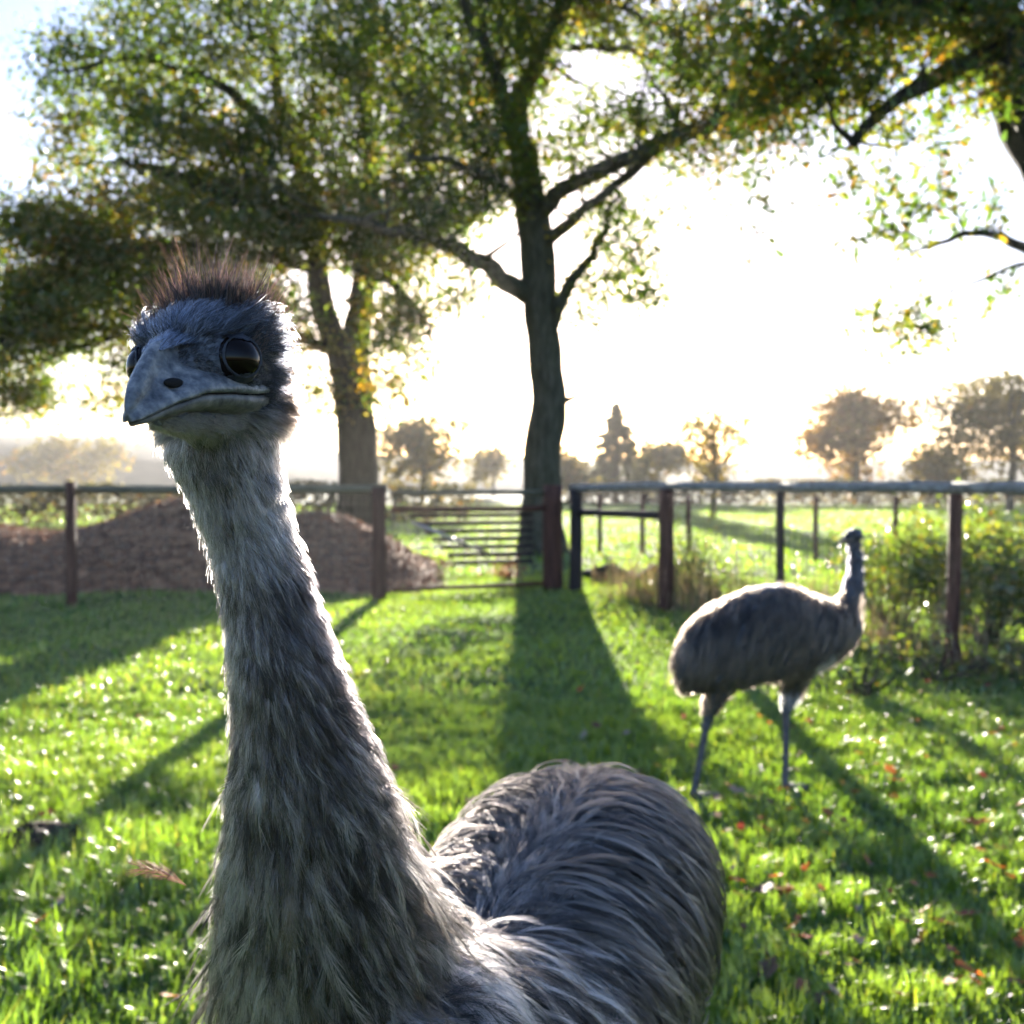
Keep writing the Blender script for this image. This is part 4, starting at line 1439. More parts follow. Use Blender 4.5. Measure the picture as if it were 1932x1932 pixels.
# ------------------------------------------------------------------ the emu looking into the camera
def front_emu():
    rng = np.random.default_rng(5)
    root = empty('emu', (0.06, 1.3, 0))
    tag(root, 'emu in front looking into the camera, grey plumage and spiky dark crest', 'emu')
    yaw = math.radians(12)
    HM = head_matrix(P(368, 690, 0.60), (-math.sin(yaw), -math.cos(yaw), 0.0), math.radians(4), 1.0)
    # body
    torso = [(-0.115, 0.775, 1.03, 0.03, 0.05), (-0.105, 0.83, 0.99, 0.085, 0.11), (-0.08, 0.93, 0.935, 0.125, 0.12), (-0.035, 1.06, 0.90, 0.152, 0.125), (0.035, 1.25, 0.895, 0.174, 0.158), (0.10, 1.45, 0.905, 0.172, 0.165),
             (0.15, 1.63, 0.855, 0.135, 0.14), (0.185, 1.78, 0.78, 0.078, 0.085), (0.20, 1.84, 0.74, 0.02, 0.02)]
    neck_px = [(700, 1960, 0.98, 0.10), (638, 1800, 0.87, 0.083), (606, 1660, 0.80, 0.062), (584, 1500, 0.755, 0.047), (562, 1370, 0.725, 0.035), (534, 1240, 0.70, 0.0275), (507, 1130, 0.685, 0.0232), (476, 1020, 0.672, 0.0218),
               (446, 920, 0.66, 0.0245), (424, 840, 0.652, 0.031), (414, 770, 0.645, 0.033)]
    neck = [(*P(x, y, d), r, r) for x, y, d, r in neck_px]
    nv = loft(neck, 5, 24, up=(0, 1, 0))
    skull = xf(HM, loft(SKULL, 4, 24))
    body = fused_body('body', [loft(torso, 5, 28), nv, skull] + [xf(HM, sphere_arrays(eye_pos(q) - eye_axis(q) * 0.003, 0.0162, 24, 16)) for q in (1, -1)] + [xf(HM, loft([(0, -0.03, -0.028, 0.022, 0.014), (0, -0.005, -0.03, 0.018, 0.011), (0, 0.02, -0.031, 0.012, 0.008), (0, 0.04, -0.034, 0.007, 0.005), (0, 0.05, -0.037, 0.003, 0.003)], 3, 16))], 0.0036, M['emu_skin'], root, 5)
    add_face(root, HM)
    sk = Skin(body)
    # survey of the skin: where on the neck, how far from it, in head coordinates
    npth = smooth_path([q[:4] for q in neck], 6)
    HI = np.array(HM.inverted())
    back = np.array(unit(np.array([0.26, 0.95, -0.16])))
    side = np.array(unit(np.cross(back, [0, 0, 1])))             # to the picture's right
    tor = smooth_path(torso, 6)

    def local(p):
        return p @ HI[:3, :3].T + HI[:3, 3]

    def neck_s(p):
        d2 = ((p[:, None, :] - npth[None, :, :3]) ** 2).sum(-1)
        k = d2.argmin(1)
        return k / (len(npth) - 1), np.sqrt(d2[np.arange(len(p)), k]) / npth[k, 3], k

    ntan = unit(np.gradient(npth[:, :3], axis=0))

    def is_head(p):
        l_ = local(p)
        return (l_[:, 2] > -0.036) & (l_[:, 1] > -0.075) & (np.abs(l_[:, 0]) < 0.06)

    def torso_flow(p, n):
        d2 = ((p[:, None, :] - tor[None, :, :3]) ** 2).sum(-1)
        c = tor[d2.argmin(1), :3]
        s = (p - c) @ side
        # the parting wanders a little
        s = s + 0.012 * np.sin(p[:, 1] * 17)
        sg = np.tanh(s / 0.018)
        return back * 0.42 + side * (sg * 0.95)[:, None] + np.array([0, 0, -0.5])

    def neck_flow(p, n):
        s, dn, k = neck_s(p)
        f = -ntan[k]
        # a slight swirl backwards from the throat
        return f + np.array([0.10, 0.25, 0.0])

    def flow(p, n):
        s, dn, k = neck_s(p)
        w = np.clip((s - 0.02) / 0.16, 0, 1)
        front = np.clip((0.98 - p[:, 1]) / 0.12, 0, 1)
        chest = np.array([0, 0.12, -1.0]) + side * np.clip(((p - np.array([-0.11, 0.85, 1.0])) @ side) * 4, -0.6, 0.6)[:, None]
        tf = torso_flow(p, n) * (1 - front)[:, None] + chest * front[:, None]
        return neck_flow(p, n) * w[:, None] + tf * (1 - w)[:, None]

    def fnoise(p, sc, sd):
        return np.array([noise.noise(Vector(q) * sc + Vector((sd, sd, sd))) for q in p])

    # ---------------- neck
    cen = sk.cen
    s, dn, k = neck_s(cen)
    hd = is_head(cen)
    camf = np.clip(-(sk.nrm @ np.array([0.0, 1.0, 0.0])) + 0.75, 0.12, 1)      # fewer on the side away
    wneck = ((s > 0.0) & ~hd & (dn < 1.6) & (cen[:, 2] > 1.10)) * (0.35 + s) * camf
    g = 9500
    p, n = sk.sample(g, wneck, rng)
    s, dn, k = neck_s(p)
    L = np.interp(s, [0, 0.15, 0.3, 0.45, 0.6, 0.8, 1], [0.075, 0.062, 0.046, 0.034, 0.027, 0.021, 0.016]) * rng.uniform(0.75, 1.25, g)
    lift = rng.uniform(0.26, 0.58, g)
    gd, nr = groom(sk, p, n, flow, L, lift, 6, jitter=0.16, rng=rng)
    m = 11
    S, idx = strands(gd, nr, m, 0.0030, 0.6, 1.0, 0.0012, 0.35, rng=rng)
    gi = s[idx]
    # pale and dark patches
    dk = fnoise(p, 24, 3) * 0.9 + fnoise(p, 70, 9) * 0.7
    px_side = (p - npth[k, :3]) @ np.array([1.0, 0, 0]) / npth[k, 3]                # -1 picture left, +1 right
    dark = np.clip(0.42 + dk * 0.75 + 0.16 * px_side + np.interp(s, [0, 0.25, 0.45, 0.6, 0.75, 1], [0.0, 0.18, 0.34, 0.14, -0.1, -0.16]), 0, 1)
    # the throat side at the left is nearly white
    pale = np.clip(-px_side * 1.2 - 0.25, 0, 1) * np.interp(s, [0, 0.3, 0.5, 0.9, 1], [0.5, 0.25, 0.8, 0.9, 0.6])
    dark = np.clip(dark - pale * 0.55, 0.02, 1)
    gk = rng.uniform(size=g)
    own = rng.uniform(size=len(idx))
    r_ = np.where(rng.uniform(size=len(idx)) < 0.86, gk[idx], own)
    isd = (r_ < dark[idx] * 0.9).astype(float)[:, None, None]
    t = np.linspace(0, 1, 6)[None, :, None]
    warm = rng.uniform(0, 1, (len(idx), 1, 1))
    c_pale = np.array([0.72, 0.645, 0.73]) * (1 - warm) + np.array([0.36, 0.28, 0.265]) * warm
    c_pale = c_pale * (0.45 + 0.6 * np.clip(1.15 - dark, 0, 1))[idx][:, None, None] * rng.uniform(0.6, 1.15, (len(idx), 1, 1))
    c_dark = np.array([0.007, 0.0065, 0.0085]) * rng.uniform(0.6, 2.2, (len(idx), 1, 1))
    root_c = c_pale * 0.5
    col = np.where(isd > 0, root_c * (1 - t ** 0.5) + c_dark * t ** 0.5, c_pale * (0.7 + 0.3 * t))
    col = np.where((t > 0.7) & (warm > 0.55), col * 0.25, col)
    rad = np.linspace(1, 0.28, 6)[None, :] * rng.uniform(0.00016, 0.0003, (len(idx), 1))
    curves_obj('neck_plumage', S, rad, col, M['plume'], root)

    # ---------------- chest: longer loose feathers
    s, dn, k = neck_s(cen)
    wch = ((s < 0.42) & ~hd & (cen[:, 1] < 1.02) & (cen[:, 2] > 0.86)) * np.clip(0.5 - s, 0.08, 0.5) * camf
    g = 2600
    p, n = sk.sample(g, wch, rng)
    s, dn, k = neck_s(p)
    L = np.interp(s, [0, 0.2, 0.42], [0.12, 0.095, 0.055]) * rng.uniform(0.7, 1.25, g)
    lift = np.where(rng.uniform(size=g) < 0.12, rng.uniform(0.3, 0.55, g), rng.uniform(0.12, 0.36, g))
    gd, nr = groom(sk, p, n, flow, L, lift, 7, grav=0.3, free=0.75, jitter=0.24, rng=rng)
    W, idx, tt = feathers(gd, nr, 44, rng.uniform(0.004, 0.009, g), rng)
    dk = np.clip(0.5 + fnoise(p, 22, 5) * 0.9 + fnoise(p, 60, 2) * 0.6, 0, 1)
    px_side = (p[:, 0] - np.interp(p[:, 2], [1.05, 1.2, 1.3], [-0.11, -0.15, -0.15])) / 0.1
    dk = np.clip(dk + 0.1 * px_side - np.clip(-px_side - 0.1, 0, 1) * 0.45, 0, 1)
    base_c = np.array([0.84, 0.69, 0.76]) * rng.uniform(0.65, 1.1, (g, 1))
    dark_c = np.array([0.006, 0.0055, 0.007]) * rng.uniform(0.6, 2.0, (g, 1))
    brown = np.array([0.07, 0.05, 0.038]) * rng.uniform(0.7, 1.2, (g, 1))
    kind = rng.uniform(size=g)
    fc = np.where((kind < dk * 0.62)[:, None], dark_c, np.where((kind > 0.9)[:, None], brown, base_c))
    tipd = (rng.uniform(size=g) < 0.7)[idx][:, None, None]
    tt3 = np.clip(tt, 0, 1)[..., None]
    col = fc[idx][:, None, :] * rng.uniform(0.75, 1.2, (len(idx), 1, 1))
    col = np.where(tipd, col * (1 - 0.8 * np.clip(tt3 * 1.8 - 1.0, 0, 1)), col)
    rad = np.linspace(1, 0.35, 4)[None, :] * rng.uniform(0.00012, 0.00022, (len(idx), 1))
    curves_obj('chest_barbs', W, rad, np.broadcast_to(col, W.shape), M['plume'], root)
    col = np.repeat((fc * 0.7)[:, None, :], 7, 1)
    curves_obj('chest_shafts', gd, np.linspace(0.00028, 0.0001, 7)[None, :], col, M['plume'], root)

    # loose plumes standing off the sides of the neck base and the breast
    s, dn, k = neck_s(cen)
    wl2 = ((s < 0.36) & ~hd & (cen[:, 1] < 1.0) & (cen[:, 2] > 0.95)) * np.clip(np.abs(sk.nrm[:, 0]) - 0.45, 0, 1) * np.clip(0.6 - s, 0.1, 0.6)
    g = 520
    p, n = sk.sample(g, wl2, rng)
    s, dn, k = neck_s(p)
    K = 7
    t = np.linspace(0, 1, K)
    L = np.interp(s, [0, 0.2, 0.5], [0.11, 0.085, 0.035]) * rng.uniform(0.6, 1.2, g)
    d0 = unit(flow(p, n) * 0.9 + n * rng.uniform(0.25, 0.75, (g, 1)) + rng.normal(size=(g, 3)) * 0.18)
    gd = p[:, None, :] + d0[:, None, :] * (L[:, None] * t[None, :])[..., None] + np.array([0, 0, -1.0]) * (0.35 * L[:, None] * (t ** 2)[None, :])[..., None]
    nr = np.repeat(n[:, None, :], K, 1)
    W, idx, tt = feathers(gd, nr, 40, rng.uniform(0.003, 0.007, g), rng)
    dkf = rng.uniform(size=g) < 0.55
    fc = np.where(dkf[:, None], np.array([0.02, 0.016, 0.014]), np.array([0.3, 0.26, 0.25])) * rng.uniform(0.6, 1.4, (g, 1))
    tt3 = np.clip(tt, 0, 1)[..., None]
    col = fc[idx][:, None, :] * (1 - 0.9 * np.clip(tt3 * 1.9 - 0.85, 0, 1))
    rad = np.linspace(1, 0.35, 4)[None, :] * rng.uniform(0.0001, 0.00018, (len(idx), 1))
    curves_obj('loose_plumes', W, rad, np.broadcast_to(col, W.shape), M['plume'], root)
    curves_obj('loose_plume_shafts', gd, np.linspace(0.00022, 0.00008, K)[None, :], np.repeat((fc * 0.5)[:, None, :], K, 1), M['plume'], root)

    # ---------------- back and flanks: long lank feathers parted along the spine
    wt = (neck_s(cen)[0] < 0.3) & (cen[:, 1] > 0.88) & (cen[:, 2] < 1.16)
    top = np.clip(sk.nrm[:, 2] + 0.75, 0.06, 1.4)
    wt = wt * top * np.clip(1.25 - np.abs(cen[:, 1] - 1.25) * 0.6, 0.3, 1.2)
    g = 4800
    p, n = sk.sample(g, wt, rng)
    L = rng.uniform(0.075, 0.165, g)
    lift = rng.uniform(0.10, 0.34, g)
    gd, nr = groom(sk, p, n, flow, L, lift, 8, grav=0.25, free=0.5, jitter=0.2, rng=rng)
    W, idx, tt = feathers(gd, nr, 26, rng.uniform(0.0028, 0.0055, g), rng)
    kind = rng.uniform(size=g)
    tone = np.clip(0.45 + fnoise(p, 14, 8) * 0.8 + rng.normal(0, 0.28, g), 0, 1)[:, None]
    tone = tone ** 1.6
    fc = np.array([0.006, 0.0055, 0.0065]) * (1 - tone) + np.array([0.18, 0.15, 0.135]) * tone
    fc = np.where((kind < 0.12)[:, None], np.array([0.008, 0.007, 0.007]), fc)
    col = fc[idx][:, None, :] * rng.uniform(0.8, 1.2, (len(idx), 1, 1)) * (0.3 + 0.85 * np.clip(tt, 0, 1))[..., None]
    rad = np.linspace(1, 0.4, 4)[None, :] * rng.uniform(0.00035, 0.0006, (len(idx), 1))
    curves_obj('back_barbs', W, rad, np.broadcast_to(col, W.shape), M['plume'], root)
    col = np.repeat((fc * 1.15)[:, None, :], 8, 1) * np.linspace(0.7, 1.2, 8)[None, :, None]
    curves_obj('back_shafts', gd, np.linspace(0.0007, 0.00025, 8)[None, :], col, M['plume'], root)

    # short dense down between the long feathers, closing the parting
    wd = (neck_s(cen)[0] < 0.3) & (cen[:, 1] > 0.86) & (cen[:, 2] < 1.16)
    wd = wd * np.clip(sk.nrm[:, 2] + 0.35, 0.02, 1.3)
    g = 5200
    p, n = sk.sample(g, wd, rng)

    def down_flow(q, m_):
        return back + torso_flow(q, m_) * 0.5

    gd, nr = groom(sk, p, n, down_flow, rng.uniform(0.03, 0.06, g), rng.uniform(0.25, 0.5, g), 5, jitter=0.35, free=0.6, rng=rng)
    S, idx = strands(gd, nr, 9, 0.005, 0.5, 1.0, 0.004, 0.4, rng=rng)
    c = np.where((rng.uniform(size=g) < 0.4)[:, None], np.array([0.13, 0.115, 0.11]), np.array([0.022, 0.019, 0.019])) * rng.uniform(0.6, 1.4, (g, 1))
    curves_obj('back_down', S, np.linspace(0.00045, 0.00015, 5)[None, :], np.repeat(c[idx][:, None, :], 5, 1), M['plume'], root)

    # ---------------- head
    l_ = local(cen)
    hd = is_head(cen)
    eye_c = [np.array(eye_pos(q) + eye_axis(q) * 0.011) for q in (1, -1)]
    near_eye = np.minimum(*(np.linalg.norm(l_ - e, axis=1) for e in eye_c))
    bare = (near_eye < 0.0138) | ((l_[:, 1] > 0.0) & (l_[:, 2] < 0.0125) & (l_[:, 2] > -0.03)) | ((l_[:, 1] > -0.006) & (l_[:, 2] < -0.016) & (l_[:, 2] > -0.027))
    wh = ((l_[:, 2] > -0.056) & (l_[:, 1] > -0.075) & (np.abs(l_[:, 0]) < 0.06)) & ~bare & ((l_[:, 1] < 0.03) | (l_[:, 2] < -0.032)) & (hd | (l_[:, 1] > -0.02))
    R3 = np.array(HM.to_3x3())

    def head_flow(p, n):
        q = local(p)
        # away from the bill: backwards, spreading up over the crown and down the cheek
        f = np.stack([np.sign(q[:, 0]) * 0.25, -1.0 + 0 * q[:, 0], 0.35 * np.clip(q[:, 2] / 0.02, -1, 1)], -1)
        return f @ R3.T

    g = 6000
    p, n = sk.sample(g, wh.astype(float), rng)
    q = local(p)
    L = 0.0105 + 0.009 * np.clip(-q[:, 1] / 0.05, 0, 1) + 0.007 * np.clip(q[:, 2] / 0.03, 0, 1)
    L = L * rng.uniform(0.7, 1.25, g)
    L = np.where((q[:, 2] > 0.006) & (np.abs(q[:, 0]) > 0.022) & (q[:, 1] > -0.028), L * 1.8, L)
    brow = (q[:, 2] > 0.004) & (np.abs(q[:, 0]) > 0.02) & (q[:, 1] > -0.03)
    lift = np.where(brow, rng.uniform(0.4, 0.8, g), rng.uniform(0.25, 0.5, g))
    cheek = (q[:, 2] < 0.0) & (q[:, 1] < -0.02)
    L = np.where(q[:, 2] < -0.03, L * 0.75, L)
    lift = np.where(cheek, rng.uniform(0.45, 0.9, g), lift)
    L = np.where(cheek, L * 1.5, L)
    L = np.where(q[:, 1] < -0.035, L * 1.25, L)
    gd, nr = groom(sk, p, n, head_flow, L, lift, 5, jitter=0.2, free=0.6, rng=rng)
    S, idx = strands(gd, nr, 7, 0.002, 0.3, 1.0, 0.0012, 0.4, rng=rng)
    qi = q[idx]
    fore = np.clip(qi[:, 2] / 0.02, 0, 1) * np.clip((qi[:, 1] + 0.05) / 0.03, 0, 1)
    pale = (rng.uniform(size=len(idx)) < 0.08 + 0.42 * fore)
    c = np.where(pale[:, None], np.array([0.17, 0.20, 0.28]), np.array([0.008, 0.009, 0.013])) * rng.uniform(0.6, 1.4, (len(idx), 1))
    low = (qi[:, 2] < -0.024)
    c = np.where(low[:, None], np.array([0.13, 0.115, 0.105]) * rng.uniform(0.3, 1.3, (len(idx), 1)), c)
    rear = (qi[:, 1] < -0.03) & (qi[:, 2] > -0.03) & (rng.uniform(size=len(idx)) < 0.75)
    c = np.where(rear[:, None], np.array([0.045, 0.034, 0.028]) * rng.uniform(0.5, 1.6, (len(idx), 1)), c)
    drk = np.minimum(*(np.linalg.norm(qi - e, axis=1) for e in eye_c)) < 0.025
    c = np.where(drk[:, None], c * 0.4, c)
    col = np.repeat(c[:, None, :], 5, 1)
    rad = np.linspace(1, 0.25, 5)[None, :] * rng.uniform(0.00016, 0.00026, (len(idx), 1))
    curves_obj('head_plumage', S, rad, col, M['plume'], root)

    # short stubble over the lores, thinning towards the horn
    wl_ = hd & (near_eye > 0.0165) & (l_[:, 2] > -0.016) & (l_[:, 1] > -0.004)
    g = 1500
    p, n = sk.sample(g, wl_.astype(float), rng)
    q = local(p)
    gd, nr = groom(sk, p, n, head_flow, rng.uniform(0.002, 0.0045, g), rng.uniform(0.15, 0.4, g), 4, jitter=0.3, free=0.5, rng=rng)
    S, idx = strands(gd, nr, 4, 0.0016, 0.2, 1.0, 0.0006, 0.5, rng=rng)
    c = np.where((rng.uniform(size=len(idx)) < 0.3)[:, None], np.array([0.14, 0.14, 0.15]), np.array([0.008, 0.008, 0.01])) * rng.uniform(0.6, 1.4, (len(idx), 1))
    curves_obj('face_stubble', S, np.linspace(0.00013, 0.00004, 4)[None, :], np.repeat(c[:, None, :], 4, 1), M['plume'], root)

    # wedge of forehead plumes running forward on to the root of the culmen
    g = 1000
    y_ = 0.047 * rng.uniform(0, 1, g) ** 0.8 - 0.002
    x_ = np.clip(rng.normal(0, 0.5, g), -1, 1) * (0.004 + 0.019 * np.clip(1 - y_ / 0.047, 0, 1))
    tp_ = np.interp(y_, [-0.03, 0.0, 0.02, 0.035, 0.046], [0.016, 0.017, 0.0145, 0.010, 0.004]) - 0.35 * np.abs(x_)
    q = np.stack([x_, y_, tp_], -1)
    dl = np.stack([x_ * 22 + rng.normal(0, 0.16, g), -0.72 + rng.normal(0, 0.12, g) + 0 * x_, 0.72 + rng.normal(0, 0.12, g) - 10 * np.abs(x_)], -1)
    dl = unit(dl)
    L = rng.uniform(0.007, 0.0135, g) * (0.75 + 0.4 * np.clip(1 - y_ / 0.047, 0, 1))
    t = np.linspace(0, 1, 5)
    gl = q[:, None, :] + dl[:, None, :] * (L[:, None] * t[None, :])[..., None] + np.array([0, -0.0035, -0.0012]) * (t ** 2)[None, :, None]
    gd = gl @ np.array(HM.to_3x3()).T + np.array(HM.translation)
    nr = np.repeat((unit(np.array([[0, 0.4, 0.9]])) @ R3.T)[None], g, 0).repeat(5, 1)
    S, idx = strands(gd, nr, 6, 0.0016, 0.3, 1.0, 0.0009, 0.4, rng=rng)
    c = np.where((rng.uniform(size=len(idx)) < 0.6)[:, None], np.array([0.18, 0.22, 0.32]), np.array([0.012, 0.014, 0.022])) * rng.uniform(0.6, 1.3, (len(idx), 1))
    curves_obj('forehead_plumage', S, np.linspace(0.0002, 0.00005, 5)[None, :], np.repeat(c[:, None, :], 5, 1), M['plume'], root)

    # long bristles behind the cheek and over the brows
    wb = hd & (((l_[:, 1] < -0.015) & (l_[:, 2] < 0.015) & (l_[:, 2] > -0.034)) | ((l_[:, 2] > 0.014) & (np.abs(l_[:, 0]) > 0.02) & (l_[:, 1] > -0.03)))
    g = 420
    p, n = sk.sample(g, wb.astype(float), rng)
    q = local(p)
    L = rng.uniform(0.012, 0.028, g)
    dr = unit(n * 0.9 + (np.array([[0, -0.75, 0.05]]) @ R3.T) + rng.normal(size=(g, 3)) * 0.2)
    t = np.linspace(0, 1, 5)
    S = p[:, None, :] + dr[:, None, :] * (L[:, None] * t[None, :])[..., None] + np.array([0, 0, -0.004]) * (t ** 2)[None, :, None]
    curves_obj('bristles', S, np.linspace(0.00013, 0.00004, 5)[None, :], np.broadcast_to(np.array([0.02, 0.016, 0.014]), S.shape), M['crest'], root)

    # crest: spiky bristles standing up from the back of the crown
    wc = hd & (l_[:, 2] > 0.004) & (l_[:, 1] < -0.004)
    g = 1500
    p, n = sk.sample(g, wc.astype(float), rng)
    q = local(p)
    K = 6
    t = np.linspace(0, 1, K)
    upv = R3 @ np.array([0, -0.25, 1.0])
    out = unit(n * 1.15 + upv + rng.normal(size=(g, 3)) * 0.24)
    L = (0.015 + 0.022 * np.clip(q[:, 2] / 0.03, 0, 1) * np.clip(-q[:, 1] / 0.02, 0.25, 1)) * rng.uniform(0.3, 1.2, g)
    L = np.where(rng.uniform(size=g) < 0.08, L * 1.45, L)
    bend = rng.normal(size=(g, 3)) * 0.006
    gd = p[:, None, :] + out[:, None, :] * (L[:, None] * t[None, :])[..., None] + bend[:, None, :] * (t ** 2)[None, :, None]
    nr = np.repeat(n[:, None, :], K, 1)
    S, idx = strands(gd, nr, 8, 0.0032, 0.8, 0.9, 0.0011, 0.6, rng=rng)
    hue = rng.uniform(size=(len(idx), 1))
    c = np.where(hue < 0.3, np.array([0.17, 0.12, 0.09]), np.where(hue < 0.55, np.array([0.085, 0.075, 0.08]), np.array([0.012, 0.011, 0.013]))) * rng.uniform(0.6, 1.5, (len(idx), 1))
    rad = np.linspace(1, 0.3, K)[None, :] * rng.uniform(0.00009, 0.00015, (len(idx), 1))
    curves_obj('crest', S, rad, np.repeat(c[:, None, :], K, 1), M['crest'], root)

    # the stray feather sticking out to the left of the chest
    a, b = P(352, 1672, 0.70), P(240, 1638, 0.69)
    tpt = np.linspace(0, 1, 8)
    g1 = np.array([[*(a.lerp(b, q) + Vector((0, 0, 0.004 * math.sin(q * 3)))) ] for q in tpt])[None]
    n1 = np.repeat(np.array([[[0.1, -0.9, 0.4]]]), 8, 1)
    W, idx, tt = feathers(g1, n1, 80, 0.006, rng)
    curves_obj('stray_feather', np.concatenate([W]), np.linspace(0.0002, 0.00008, 4)[None, :], np.broadcast_to(np.array([0.12, 0.085, 0.06]), W.shape), M['crest'], root)

    # legs below the picture
    for sx in (-1, 1):
        hip = Vector((0.07 + sx * 0.1, 1.32, 0.78))
        leg(root, hip, (0.09 + sx * 0.1, 1.42, 0.42), (0.07 + sx * 0.1, 1.3, 0.0), (-0.25, -1, 0))
front_emu()

# ------------------------------------------------------------------ the emu standing by the fence
def back_emu():
    rng = np.random.default_rng(9)
    d0 = 4.9
    k = d0 / 1932
    base = G(1440, 1500)
    root = empty('emu', (base.x, 4.87, 0))
    tag(root, 'second emu standing side on by the right fence, head turned away', 'emu')

    def at(x, y, dd=0.0):
        # the breast stands a little farther off than the tail
        return P(x, y, d0 + dd)

    st = [(1290, 1300, 8, -0.16), (1308, 1272, 44, -0.13), (1355, 1232, 72, -0.08), (1410, 1204, 82, -0.03), (1455, 1194, 88, 0.01), (1500, 1194, 84, 0.05), (1545, 1188, 64, 0.09), (1582, 1174, 44, 0.12), (1602, 1160, 24, 0.14), (1614, 1152, 6, 0.15)]
    torso = []
    for x, y, h, dd in st:
        q = at(x, y, dd)
        torso.append((*q, min(0.165, h * k * 0.9), h * k))
    nk = [(1585, 1170, 28, .12), (1602, 1138, 20, .14), (1611, 1105, 16.5, .15), (1614, 1070, 13.5, .16), (1613, 1040, 12.5, .16), (1609, 1018, 13, .16)]
    neck = [(*at(x, y, dd), r * k, r * k) for x, y, r, dd in nk]
    thigh1 = [(*at(1372, 1265, -.1), .075, .075), (*at(1352, 1305, -.1), .055, .055), (*at(1338, 1345, -.08), .034, .034), (*at(1333, 1366, -.07), .02, .02)]
    thigh2 = [(*at(1500, 1260, .1), .075, .075), (*at(1496, 1300, .12), .05, .05), (*at(1486, 1335, .1), .03, .03), (*at(1483, 1350, .09), .02, .02)]
    HM = head_matrix(at(1606, 1011, .16), (-0.55, 0.8, -0.12), 0.0, 1.0)
    body = fused_body('body', [loft(torso, 5, 24), loft(neck, 5, 18, up=(0, 1, 0)), loft(thigh1, 4, 14, up=(0, 1, 0)), loft(thigh2, 4, 14, up=(0, 1, 0)), xf(HM, loft(SKULL, 4, 18))], 0.009, M['emu_skin'], root, 4)
    add_face(root, HM)
    leg(root, thigh1[2][:3], thigh1[3][:3], (*G(1307, 1510).xy, 0.0), (0.9, 0.3, 0), 0.028)
    leg(root, thigh2[2][:3], thigh2[3][:3], (*G(1482, 1494).xy, 0.0), (0.9, 0.3, 0), 0.028)
    sk = Skin(body)
    npth = np.array([q[:3] for q in neck])
    tor = smooth_path(torso, 6)
    fw = np.array([0.95, 0.3, 0.12])

    def flow(p, n):
        d2 = ((p[:, None, :] - npth[None]) ** 2).sum(-1)
        onneck = (np.sqrt(d2.min(1)) < 0.06) & (p[:, 2] > at(0, 1130).z)
        c = tor[((p[:, None, :] - tor[None, :, :3]) ** 2).sum(-1).argmin(1), :3]
        side = np.cross(fw, [0, 0, 1.0])
        s = np.tanh(((p - c) @ unit(side)) / 0.03)
        f = -fw * 0.75 + side * (s * 0.5)[:, None] + np.array([0, 0, -0.75])
        return np.where(onneck[:, None], np.array([-0.05, 0, -1.0]), f)

    def fn_(q):
        return np.array([noise.noise(Vector((r[0] * 22, r[1] * 10, r[2] * 9))) for r in q])

    cen = sk.cen
    low = cen[:, 2] < at(0, 1335).z
    wt = np.where(low, 0.12, 1.0)
    g = 5200
    p, n = sk.sample(g, wt, rng)
    zt, zn = at(0, 1130).z, at(0, 1030).z
    L = np.interp(p[:, 2], [at(0, 1350).z, at(0, 1300).z, zt, zt + 0.06, zn, zn + 0.1], [0.015, 0.06, 0.14, 0.05, 0.03, 0.02]) * rng.uniform(0.7, 1.25, g)
    gd, nr = groom(sk, p, n, flow, L, rng.uniform(0.12, 0.42, g), 6, grav=0.9, free=0.75, jitter=0.22, rng=rng)
    W, idx, tt = feathers(gd, nr, 14, 0.008, rng)
    tone = np.clip(0.5 + 0.6 * fn_(p)[:, None] + rng.normal(0, 0.28, (g, 1)), 0, 1) ** 1.4
    fc = np.array([0.007, 0.006, 0.0055]) * (1 - tone) + np.array([0.14, 0.10, 0.072]) * tone
    onn = (p[:, 2] > zt + 0.05)
    fc = np.where(onn[:, None], np.array([0.014, 0.014, 0.018]) * rng.uniform(0.5, 2.2, (g, 1)), fc)
    fc = np.where(((p[:, 2] > zn) & (rng.uniform(size=g) < 0.8))[:, None], fc * 0.4, fc)
    # pale stocking of the front leg and the pale patch low on the breast
    th = np.linalg.norm(p - np.array(thigh2[2][:3]), axis=1) < 0.11
    br = np.linalg.norm(p - np.array(at(1570, 1240, 0.0)), axis=1) < 0.07
    fc = np.where((th | br)[:, None], np.array([0.42, 0.42, 0.42]) * rng.uniform(0.5, 1.1, (g, 1)), fc)
    col = fc[idx][:, None, :] * rng.uniform(0.7, 1.25, (len(idx), 1, 1))
    rad = np.linspace(1, 0.5, 4)[None, :] * rng.uniform(0.0007, 0.0012, (len(idx), 1))
    curves_obj('plumage', W, rad, np.broadcast_to(col, W.shape), M['plume'], root)
back_emu()

